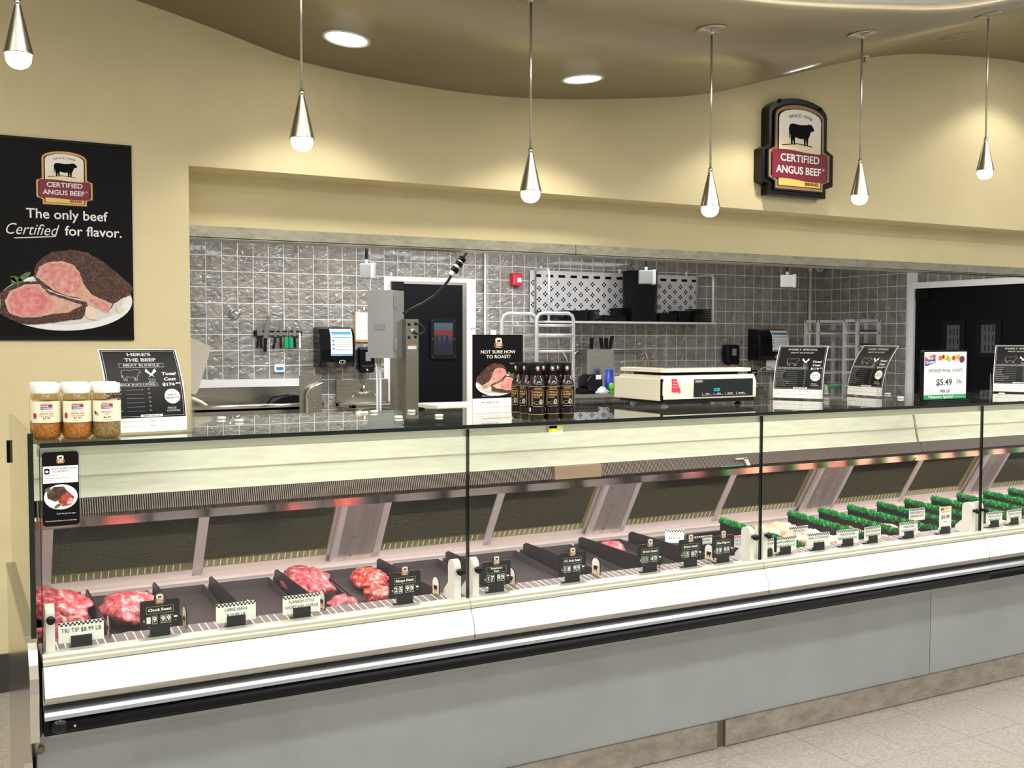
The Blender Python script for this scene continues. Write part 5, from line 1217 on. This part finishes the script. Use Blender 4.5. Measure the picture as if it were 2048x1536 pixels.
P_.text('YOU SAVE', .086, hb * .475, .006, grey_ink, 2, width=.042); P_.text('PER LB', -.002, hb * .205, .012, MATS['slate_ink'], 2, width=.058, bold=.02); P_.text('NIKOLAS', -.10, hb * .215, .005, grey_ink, 2, width=.036); P_.text('0204000', -.085, hb * .17, .005, grey_ink, 2, width=.036)
P_.poly([(-W + .012, hb - .068), (-W + .075, hb - .055), (-W + .075, hb - .035), (-W + .012, hb - .048)], pc_blue, 2, 'logo_band'); P_.poly([(-W + .012, hb - .047), (-W + .075, hb - .034), (-W + .075, hb - .018), (-W + .012, hb - .030)], pc_red, 2, 'logo_band')
P_.text('PRICE', -W + .040, hb - .034, .011, white_ink, 3, width=.040, bold=.03); P_.text('CHOPPER', -W + .044, hb - .053, .010, white_ink, 3, width=.056, bold=.03); P_.text('Nikolas Family', -W + .04, hb - .016, .006, pc_red, 3, width=.05)
fr = [('b07a3a', .0, .012), ('d8c832', .03, .013), ('b9cf5a', .06, .011), ('d23a2e', .085, .012), ('e0a02e', .11, .012), ('5a2a4a', .135, .016), ('8fae3a', .045, .012), ('c8552a', .015, .01)]
for k_, (c_, u_, r_) in enumerate(fr): P_.ell(-.035 + u_, hb - .034 + .006 * math.sin(k_ * 2.1), r_, r_ * .9, mat('fruit_print_%d' % k_, c_, .5), 2 + k_ % 3, 'fruit_print')
P_.build(t); obj('foot', MB().prism(rrect(-W * .95, -.035, W * .95, .035, .01), 'z', 0, .007), black, t, True)
# clear spacer discs on the counter
for i_, (x_, y_, lb) in enumerate(((443, 838, 'behind the HERE\'S THE BEEF sign, rearmost'), (478, 843, 'behind the HERE\'S THE BEEF sign, nearer'), (748, 825, 'in line with the hand sink, rear'), (797, 836, 'in line with the grey cabinet, front'),
                                   (823, 824, 'in line with the socket post, rear'), (878, 833, 'in front of the flat white board'), (1775, 789, 'left of the pork chops sign, rear'), (1801, 797, 'left of the pork chops sign, front'), (2003, 789, 'right of the pork chops sign'))):
    p = PZ(x_, y_, ZC)
    t = thing('glass_spacer', 'clear round spacer disc on the counter ' + lb, 'spacer', (p.x, p.y, ZC), group='clear spacer discs')
    obj('disc', MB().lathe([(.0135, 0), (.0145, .002), (.0145, .006), (.0125, .008), (0, .008)], seg=22), mat('pale_acrylic_disc', 'dfe3da', .12), t, True); obj('pin', MB().lathe([(.004, .008), (.003, .0095), (0, .0095)], seg=10), steel_pol, t, True)
# card on the front pane
a, b = PX(83, 905, 2.902), PX(159, 1048, 2.902)
c = (a + b) / 2
t = thing('hanging_card', 'black app card in a clear sleeve on the left front pane', 'card', (c.x, 2.902, c.z)); w_, h_ = b.x - a.x, a.z - b.z
obj('sleeve', MB().prism(rrect(-w_ / 2 - .004, -h_ / 2 - .004, w_ / 2 + .004, h_ / 2 + .004, .01), 'y', -.003, .002), acryl, t, True)
P_ = Print(lambda u, v, h: (u, -.0035 - h, v), .0005)
P_.poly(rrect(-w_ / 2, -h_ / 2, w_ / 2, h_ / 2, .009), black_print, 0, 'card_face'); P_.rect(-w_ / 2 + .002, h_ * .08, w_ / 2 - .002, h_ * .31, paper, 1, 'card_panel')
cab_logo(P_, 0, h_ * .40, .020, .021, 2, False)
P_.poly(rrect(-w_ * .44, h_ * .205, -w_ * .30, h_ * .28, .003), ink, 2, 'app_icon'); P_.ell(-w_ * .37, h_ * .24, .004, .003, white_ink, 3, 'app_icon')
P_.text('NOT SURE HOW', w_ * .10, h_ * .275, .0048, ink, 2, width=w_ * .68); P_.text('TO ROAST?', w_ * .0, h_ * .235, .0048, ink, 2, width=w_ * .46)
for k_, s_ in enumerate(('1. Download the app.', '2. Get recipes and tips from our chefs.', '3. Eat perfection.')): P_.text(s_, -w_ * .44, h_ * (.185 - .035 * k_), .0026, ink, 2, al='L')
P_.ell(0, -h_ * .11, w_ * .46, h_ * .17, platep, 1, 'plate_print')
P_.poly([(-w_ * .38, -h_ * .06), (-w_ * .2, h_ * .03), (w_ * .08, h_ * .03), (w_ * .2, -h_ * .05), (w_ * .05, -h_ * .13), (-w_ * .15, -h_ * .17), (-w_ * .36, -h_ * .12)], crust, 2, 'crust_print')
P_.poly([(w_ * .0, -h_ * .10), (w_ * .2, -h_ * .04), (w_ * .36, -h_ * .12), (w_ * .28, -h_ * .22), (w_ * .05, -h_ * .24), (-w_ * .08, -h_ * .17)], steakm, 3, 'meat_print')
for x_, y_ in ((-.36, .0), (-.3, -.03), (-.1, -.23)): P_.ell(w_ * x_, h_ * y_, .008, .004, leafp, 3, 'herb_print', rot=.6)
P_.text('Scan to get the app.', w_ * .14, -h_ * .335, .0032, white_ink, 2, width=w_ * .52); P_.text("If it's not Certified, it's not the best.", 0, -h_ * .43, .0032, white_ink, 2, width=w_ * .86)
P_.build(t)
# shelf tag on the band
a, b = PX(1098, 852, 2.905), PX(1125, 868, 2.905)
t = thing('shelf_tag', 'yellow and white shelf price tag stuck on the steel band', 'price tag', ((a.x + b.x) / 2, 2.905, (a.z + b.z) / 2)); w_, h_ = b.x - a.x, a.z - b.z
obj('tag_card', bx(-w_ / 2, w_ / 2, -.001, .001, -h_ / 2, h_ / 2), paper, t, True)
P_ = Print(lambda u, v, h: (u, -.0012 - h, v), .0005); P_.rect(-w_ / 2, -h_ * .2, w_ * .08, h_ / 2, bright_yellow, 1, 'tag_print'); P_.rect(-w_ / 2, h_ * .2, w_ / 2, h_ / 2, bright_yellow, 1, 'tag_print'); P_.text('3', -w_ * .38, -h_ * .05, .006, ink, 2); P_.text('8.99', w_ * .25, -h_ * .02, .008, grey_ink, 2, width=.017, bold=.02); P_.build(t)

# ================================================================== INSIDE THE CASE
ZL = .777
def clip(t): obj('clip', MB().prism([(-.012, -.001), (.03, -.001), (.03, .003), (.004, .006), (.004, .032), (-.002, .036), (-.006, .034), (-.008, .006)], 'x', -.026, .026), navy, t, True)
def black_tag(px_, py_, title, digits, lb):
    p = PZ(px_, py_, ZL); y = 2.955; x = PX(px_, py_, y).x
    t = thing('price_tag', lb, 'price tag', (x, y, ZL), rz=random.uniform(-.05, .05), group='black price tags with number slots')
    clip(t); w_, z0, z1 = .104, .026, .105
    obj('board', MB().prism(rrect(-w_ / 2, z0, w_ / 2, z1, .006), 'y', -.0035, -.0005), sign_blk, t, True)
    obj('crest', MB().prism(arch(0, z1 - .004, .030, .022, .012), 'y', -.0036, -.0004), sign_blk, t, True)
    P_ = Print(lambda u, v, h: (u, -.0037 - h, v), .0004); cab_logo(P_, 0, z1 + .003, .025, .027, 0, False)
    P_.frame(-.036, z0 + .042, .036, z0 + .062, .0008, grey_ink, 0, 'slot_line', 1)
    if '|' in title:
        a_, b_ = title.split('|'); P_.text(a_, 0, z0 + .0565, .0058, white_ink, 1, bold=.03); P_.text(b_, 0, z0 + .0475, .0058, white_ink, 1, bold=.03)
    else: P_.text(title, 0, z0 + .052, .0075, white_ink, 1, width=min(.062, .0062 * len(title)), bold=.03)
    P_.text('$', -.042, z0 + .024, .006, white_ink, 1)
    for k_, ch in enumerate(digits):
        u = (-.030, -.014, .008, .023)[k_]
        if ch == ' ': P_.rect(u - .0055, z0 + .016, u + .0055, z0 + .034, white_ink, 1, 'digit_card'); continue
        P_.frame(u - .0062, z0 + .014, u + .0062, z0 + .036, .0009, white_ink, 1, 'digit_card', 1); P_.text(ch, u, z0 + .025, .0135, white_ink, 1, bold=.03)
    P_.text('¢', .034, z0 + .034, .004, white_ink, 1); P_.rect(.037, z0 + .026, .046, z0 + .031, white_ink, 1, 'digit_card'); P_.text('lb', .042, z0 + .019, .004, grey_ink, 1)
    P_.rect(-.03, z0 + .006, .03, z0 + .0072, grey_ink, 1, 'slot_line'); P_.build(t); return t
def white_tag(px_, py_, lines, lb, w_=.112, h_=.054, y=2.955, z=None, lift=.018, red_ck=False, tilt=0, rot=0):
    zz = ZL if z is None else z; x = PX(px_, py_, y).x
    t = thing('price_card', lb, 'price tag', (x, y, zz), rz=rot, group='white price cards with checkered top')
    clip(t); z0, z1 = lift, lift + h_
    obj('card', MB().prism(rrect(-w_ / 2, z0, w_ / 2, z1 - .006, .002), 'y', -.003, -.001), paper, t, True)
    P_ = Print(lambda u, v, h: (u, -.0032 - h, v), .0004); n = int(w_ / .0052); cw = w_ / n; ck = MATS['label_red'] if red_ck else ink
    obj('card_top', bx(-w_ / 2, w_ / 2, -.003, -.001, z1 - .0065, z1), paper, t, True)
    for r_ in range(2):
        for k_ in range(r_ % 2, n, 2): P_.rect(-w_ / 2 + k_ * cw, z1 - .0048 * (r_ + 1), -w_ / 2 + (k_ + 1) * cw, z1 - .0048 * r_, ck, 1, 'checker')
    for k_, s_ in enumerate(lines):
        hh = .0115 if len(lines) == 1 else .0088
        v = z1 - .0225 if len(lines) == 1 else z1 - .019 - k_ * .0155
        P_.text(s_, 0, v, hh, ink, 1, width=min(w_ * .88, len(s_) * hh * .66))
    P_.build(t); return t
white_tag(163, 1296, ['TRI TIP $8.99 LB'], 'white checkered card reading TRI TIP')
black_tag(320, 1279, 'Chuck Roast', ' 999', 'black price tag reading Chuck Roast')
white_tag(472, 1257, ['CARNE ASADA', '$10.99 LB'], 'white checkered card reading CARNE ASADA')
white_tag(603, 1241, ['FLANKEN STYLE', 'SHORT RIBS 10.99/LB'], 'white checkered card reading FLANKEN STYLE')
black_tag(809, 1212, 'Ribeye Steak', '2599', 'black price tag reading Ribeye Steak')
black_tag(992, 1186, 'Porterhouse|Steak', '1799', 'black price tag reading Porterhouse Steak')
black_tag(1144, 1165, 'KC Strip Steak', '1899', 'black price tag reading KC Strip Steak')
black_tag(1299, 1146, 'Sirloin Steak', '1149', 'left one of two black Sirloin Steak price tags')
black_tag(1380, 1135, 'Sirloin Steak', '1587', 'right one of two black Sirloin Steak price tags')
black_tag(1445, 1128, 'Filet Mignon', '3999', 'black price tag reading Filet Mignon')
white_tag(1532, 1113, ['MADE IN STORE $4.98 LB', '$6.67 EA'], 'white card half hidden behind the pane joint, left of the jalapeno card', .10)
white_tag(1569, 1106, ['JALAPENO PEPPER JACK', 'GOURMET BURGER $6.67 EA'], 'white checkered card reading JALAPENO PEPPER JACK')
white_tag(1636, 1102, ['FRESH CUT TOP ROUND', '$7.49 LB'], 'white checkered card reading FRESH CUT TOP ROUND', rot=-.06)
white_tag(1694, 1094, ['MADE IN STORE', 'BREAKFAST SAUSAGE $3.99 LB'], 'white checkered card reading BREAKFAST SAUSAGE', rot=-.05)
white_tag(1744, 1084, ['EXTRA THICK BACON', 'SMOKED $6.99 LB'], 'white checkered card reading EXTRA THICK BACON', .10, rot=.08)
white_tag(1816, 1078, ['SMOKED PORK', 'HOCKS $3.17 LB'], 'white checkered card reading SMOKED PORK HOCKS', .105)
white_tag(1987, 1058, ['THICK CUT $3.39', 'PORK STEAK LB'], 'white checkered card reading THICK CUT PORK STEAK', .105)
white_tag(2027, 1051, ['CENTER CUT $4.19', 'LOIN CHOPS LB'], 'white checkered card reading CENTER CUT LOIN CHOPS', .105, rot=.05)
white_tag(1596, 1078, ['BEEF BACON', '$12.99 LB'], 'white checkered card reading BEEF BACON, standing farther back', .105, y=3.2, z=.74, lift=.03)
white_tag(1833, 1042, ['BONE IN $4.29 LB', 'BREAKFAST CHOP'], 'white checkered card reading BONE IN BREAKFAST CHOP, set back', .10, y=3.2, z=.74, lift=.05)
white_tag(1403, 1085, ['MUSHROOM SWISS', 'GOURMET BURGER'], 'white checkered card behind the two sirloin tags', .105, y=3.3, z=.70, lift=.05)
white_tag(1462, 1088, ['FRESH GROUND SIRLOIN', '80% LEAN $7.19 LB'], 'red checkered card reading FRESH GROUND SIRLOIN', .12, y=3.2, z=.70, lift=.06, red_ck=True)
white_tag(1349, 1083, ['8 OZ', '$4.99 LB'], 'white checkered card leaning at an angle behind the sirloin tags', .075, y=3.38, z=.70, lift=.07, rot=-.7)
p = PX(1889, 1066, 2.955)
t = thing('tall_price_card', 'tall white $5.49 price card with produce strip among the parsley', 'price tag', (p.x, 2.955, ZL)); clip(t)
obj('card', bx(-.036, .036, -.003, -.001, .02, .118), paper, t, True); P_ = Print(lambda u, v, h: (u, -.0032 - h, v), .0004)
P_.text('$5.49', 0, .075, .015, MATS['slate_ink'], 1, width=.05, bold=.02); P_.text('SMOKED CHOPS', 0, .097, .005, MATS['slate_ink'], 1, width=.05); P_.text('PER LB', 0, .055, .005, MATS['slate_ink'], 1); P_.rect(-.030, .104, -.012, .114, pc_red, 1, 'logo_band'); P_.rect(-.01, .106, .03, .115, yellow, 1, 'fruit_print'); P_.rect(-.036, .02, .036, .026, green_ink, 1, 'sheet_band'); P_.build(t)

p = PX(1488, 924, 3.225)
t = thing('lip_hook', 'white plastic hook lying on the steel hood lip near the second pane joint', 'hook', (p.x, 3.225, 1.088))
obj('arm', bx(-.045, .015, -.006, .004, .026, .031), white_pl, t, True); obj('stem', MB().prism([(-.006, .03), (.012, .03), (.03, 0), (.012, 0)], 'y', -.006, .004), white_pl, t, True); obj('teal_blade', bx(-.12, -.005, -.004, .006, 0, .004), mat('teal_plastic', '3f9a8e', .4), t, True)
# dividers with the arched brand plate
DIV = [(.404, 'between tri tip and chuck roast'), (.608, 'right of the chuck roast tag'), (.79, 'right of the carne asada card'), (1.013, 'right of the flanken card'), (1.39, 'left of the first pane joint'), (1.665, 'right of the porterhouse tag'), (2.0, 'right of the KC strip tag'), (2.255, 'between the two sirloin tags'), (2.50, 'right of the filet tag')]
for x_, lb in DIV:
    t = thing('tray_divider', 'dark divider with gold arched plate ' + lb, 'divider', (x_, 3.03, .70), group='dark dividers with gold plates')
    obj('panel', MB().prism([(.0, 0), (.0, .07), (.03, .095), (.50, .10), (.52, .09), (.52, 0)], 'x', -.0025, .0025), mat('dark_purple_panel', '17101a', .4), t, True)
    obj('plate', MB().prism([(-.026 * math.cos(k * PI / 10), .115 + .022 * math.sin(k * PI / 10)) for k in range(11)] + [(.026, .06), (-.026, .06)], 'x', -.005, -.0028), ink, t, True)
    P_ = Print(lambda u, v, h: (-.0052 - h, -u, v), .0006)
    P_.poly([(-.0235 * math.cos(k * PI / 10), .114 + .0205 * math.sin(k * PI / 10)) for k in range(11)] + [(.0235, .063), (-.0235, .063)], paper, 0, 'plate_rim')
    P_.poly([(-.020 * math.cos(k * PI / 10), .113 + .018 * math.sin(k * PI / 10)) for k in range(11)] + [(.020, .066), (-.020, .066)], face_grad, 1, 'plate_face')
    cow(P_, .001, .088, .028, .022, ink, 2); P_.rect(-.02, .066, .02, .078, red, 2, 'ribbon'); P_.build(t)
# trays
def tray(x0, x1, y0, y1, lb, z=.70):
    t = thing('display_tray', lb, 'tray', ((x0 + x1) / 2, (y0 + y1) / 2, z - .01), group='dark display trays in the near case')
    obj('tray_floor', MB().prism([(y0, z + .004), (y1, z + .03), (y1, z + .026), (y0, z)], 'x', x0, x1), traym, t)
    obj('tray_wall', MB().prism([(y0, z), (y0, z + .02), (y1, z + .06), (y1, z + .02)], 'x', x0, x0 + .004).prism([(y0, z), (y0, z + .02), (y1, z + .06), (y1, z + .02)], 'x', x1 - .004, x1).box(x0, x1, y1 - .004, y1, z + .02, z + .06), traym, t)
    obj('support', MB().prism([(y0 + .02, z - .012), (y1 - .02, z - .012), (y1 - .02, z + .024), (y0 + .02, z)], 'x', x0 + .02, x1 - .02), black, t)
    return t
TR = [(.24, .395, 'under the tri tip'), (.412, .60, 'under the chuck roast'), (.615, .782, 'empty, between chuck roast and carne asada'), (.797, 1.005, 'behind the flanken card'), (1.02, 1.19, 'under the flanken ribs'), (1.20, 1.385, 'behind the ribeye tag'),
      (1.47, 1.655, 'behind the porterhouse tag'), (1.675, 1.99, 'empty and wide, behind the KC strip tag'), (2.01, 2.245, 'behind the left one of the sirloin tags'), (2.265, 2.49, 'behind the right one of the sirloin tags')]
for a_, b_, lb in TR: tray(a_, b_, 3.045, 3.60, 'dark display tray ' + lb)
# meats
def meat(name, x, y, z, sx, sy, sz, m_, lb, group, rough=.28, rz=0):
    o = obj(name, MB().blob((0, 0, 0), (sx, sy, sz), random.random() * 9, rough, 26, 14, .55), m_); o.location = (x, y, z); o.rotation_euler = (0, 0, rz)
    return tag(o, lb, 'meat', group)
for x, y, z, sx, sy, sz, lb in ((.315, 3.46, .74, .075, .15, .05, 'tri tip roast at the back of the heap'), (.30, 3.17, .725, .068, .10, .055, 'tri tip roast in the middle of the heap'), (.315, 3.09, .715, .07, .06, .06, 'tri tip roast at the front behind the white card')):
    meat('tri_tip', x, y, z, sx, sy, sz, beef, 'marbled raw ' + lb, 'tri tip roasts', .4, .3)
meat('chuck_roast', .505, 3.38, .735, .085, .14, .045, beef, 'large raw chuck roast left of its black tag', 'chuck roasts', .25); meat('chuck_roast', .512, 3.10, .715, .085, .055, .03, beef, 'flat raw chuck roast at the front of its tray', 'chuck roasts', .25)
meat('short_ribs', 1.095, 3.45, .735, .075, .19, .045, beef, 'raw flanken short ribs heaped right of the card', 'short ribs', .3, -.1); meat('short_ribs', 1.12, 3.14, .722, .05, .08, .035, beef, 'raw short rib strip curling to the front ledge', 'short ribs', .35)
meat('ribeye_steak', 1.31, 3.42, .735, .06, .10, .035, steakm, 'raw ribeye steak behind the first pane joint', 'ribeye steaks'); meat('ribeye_steak', 1.275, 3.24, .728, .05, .07, .03, steakm, 'raw ribeye steak behind its black tag', 'ribeye steaks')
meat('ground_beef', 2.32, 3.42, .735, .06, .06, .04, beef, 'small mound of raw ground beef behind the sirloin tags', None)
tag(obj('tray_liner', bx(1.225, 1.30, 3.06, 3.14, .722, .725), paper), 'pale paper liner sheet under the ribeye tag', 'paper')
for x0, x1, y0, y1, lb in ((2.55, 2.74, 3.06, 3.3, 'left of the jalapeno card'), (2.76, 2.95, 3.06, 3.5, 'behind the jalapeno card')):
    t = thing('burger_box', 'dark case liner box ' + lb, 'box', ((x0 + x1) / 2, (y0 + y1) / 2, .69)); obj('box_wall', MB().box(x0, x0 + .004, y0, y1, .69, .77).box(x1 - .004, x1, y0, y1, .69, .77).box(x0, x1, y1 - .004, y1, .69, .77).box(x0, x1, y0, y0 + .004, .69, .74), black, t); obj('box_floor', bx(x0, x1, y0, y1, .69, .695), traym, t)
for i, (x, y) in enumerate(((2.64, 3.15), (2.86, 3.2), (2.86, 3.38))):
    meat('burger_patty', x, y, .70, .07, .07, .022, beef, ['raw burger patty left of the jalapeno card', 'raw burger patty behind the jalapeno card, front', 'raw burger patty behind the jalapeno card, rear'][i], 'burger patties', .1)
# parsley dividers
leaf = MB(); rnd = random.Random(3)
for i in range(1300):
    y = rnd.uniform(0, .5); a_ = rnd.uniform(0, 2 * PI); r_ = rnd.uniform(.003, .0125); cx, cz = r_ * math.cos(a_), .056 + y * .05 + r_ * .8 * math.sin(a_)
    d = Vector((rnd.gauss(0, 1), rnd.gauss(0, .7), rnd.gauss(.6, 1))).normalized(); s_ = Vector((rnd.gauss(0, 1), rnd.gauss(0, 1), rnd.gauss(0, 1))).normalized() * .0038; c_ = Vector((cx, y, cz))
    leaf.add([c_ - s_, c_ + s_, c_ + d * .007 + s_ * 1.2, c_ + d * .010, c_ + d * .007 - s_ * 1.2], [(0, 1, 2, 3, 4)])
leaf.add([v for v in MB().tube([(0, 0, .056), (0, .25, .0685), (0, .5, .081)], .0085, 8).v], MB().tube([(0, 0, .056), (0, .25, .0685), (0, .5, .081)], .0085, 8).f)
lm = leaf.mesh('foliage'); lm.materials.append(parsley)
bm_ = MB().prism([(0, 0), (.5, 0), (.5, .078), (0, .052)], 'x', -.003, .003).mesh('divider_base'); bm_.materials.append(navy)
PARS = [(2.985, 'behind the top round card'), (3.38, 'just left of the bacon'), (3.57, 'right of the extra thick bacon card'), (3.755, 'behind the smoked hocks card'), (3.95, 'at the far pane joint'), (4.14, 'right of the tall price card'), (4.33, 'behind the thick cut card'), (4.52, 'behind the center cut card'), (4.72, 'at the right picture edge'), (4.92, 'beyond the right picture edge')]
for x, lb in PARS:
    t = thing('parsley_divider', 'green plastic parsley strip ' + lb, 'parsley divider', (x, 3.05, .722), group='green parsley dividers')
    for nm, me in (('foliage', lm), ('divider_base', bm_)):
        o = bpy.data.objects.new(nm, me); COL.objects.link(o); o.parent = t
        if nm == 'foliage': o['kind'] = 'stuff'
obj('deck_insert', bx(2.98, U1 - .01, 3.045, 3.62, .69, .722), traym, caseA); obj('deck_insert', bx(U1 + .01, U1 + 2.0, 3.045, 3.62, .69, .722), traym, caseB)
CH = [(3.10, 3.40, .07, .09), (3.19, 3.27, .065, .09), (3.09, 3.18, .055, .07), (3.23, 3.45, .055, .06)]
for i, (x, y, sx, sy) in enumerate(CH): meat('chicken_breast', x, y, .722, sx, sy, .045, chick, 'pale raw chicken breast, ' + ['middle of the pile', 'front right of the pile', 'nearest the front ledge', 'at the back of the pile'][i], 'chicken breasts', .3, .3 * i)
for i, (x, y) in enumerate(((3.28, 3.09), (3.31, 3.19), (3.32, 3.34), (3.33, 3.5))): meat('sausage_patty', x, y, .722, .045, .05, .028, pork, 'pink breakfast sausage portion, %s in its lane' % ['frontmost', 'second', 'third', 'rearmost'][i], 'sausage portions', .3)
for i, y in enumerate((3.10, 3.2, 3.3, 3.4, 3.5)): meat('bacon_slab', 3.475, y, .722 + i * .002, .075, .07, .03, bacon, 'streaky bacon slab, %s in its lane' % ['frontmost', 'second', 'third', 'fourth', 'rearmost'][i], 'bacon slabs', .25, .2)
for i, y in enumerate((3.12, 3.26, 3.4, 3.52)): meat('pork_hock', 3.66, y, .722, .07, .075, .035, bacon if i % 2 else pork, 'smoked pork hock, %s in its lane' % ['frontmost', 'second', 'third', 'rearmost'][i], 'pork hocks', .3, .5 * i)
for i, y in enumerate((3.1, 3.23, 3.36, 3.5)): meat('pork_chop', 3.85, y, .722, .075, .075, .028, steakm if i > 1 else pork, 'raw breakfast chop, %s in the lane before the far seam' % ['frontmost', 'second', 'third', 'rearmost'][i], 'pork chops', .2)
for k_, x in enumerate((4.045, 4.235, 4.425, 4.62, 4.82)):
    for i, y in enumerate((3.12, 3.3, 3.48)): meat('pork_chop', x, y, .722, .07, .085, .03, pork, 'pale raw pork cut, %s in lane %s of the far case' % (['front', 'middle', 'rear'][i], ['one', 'two', 'three', 'four', 'five'][k_]), 'pork chops', .2, .2 * i)
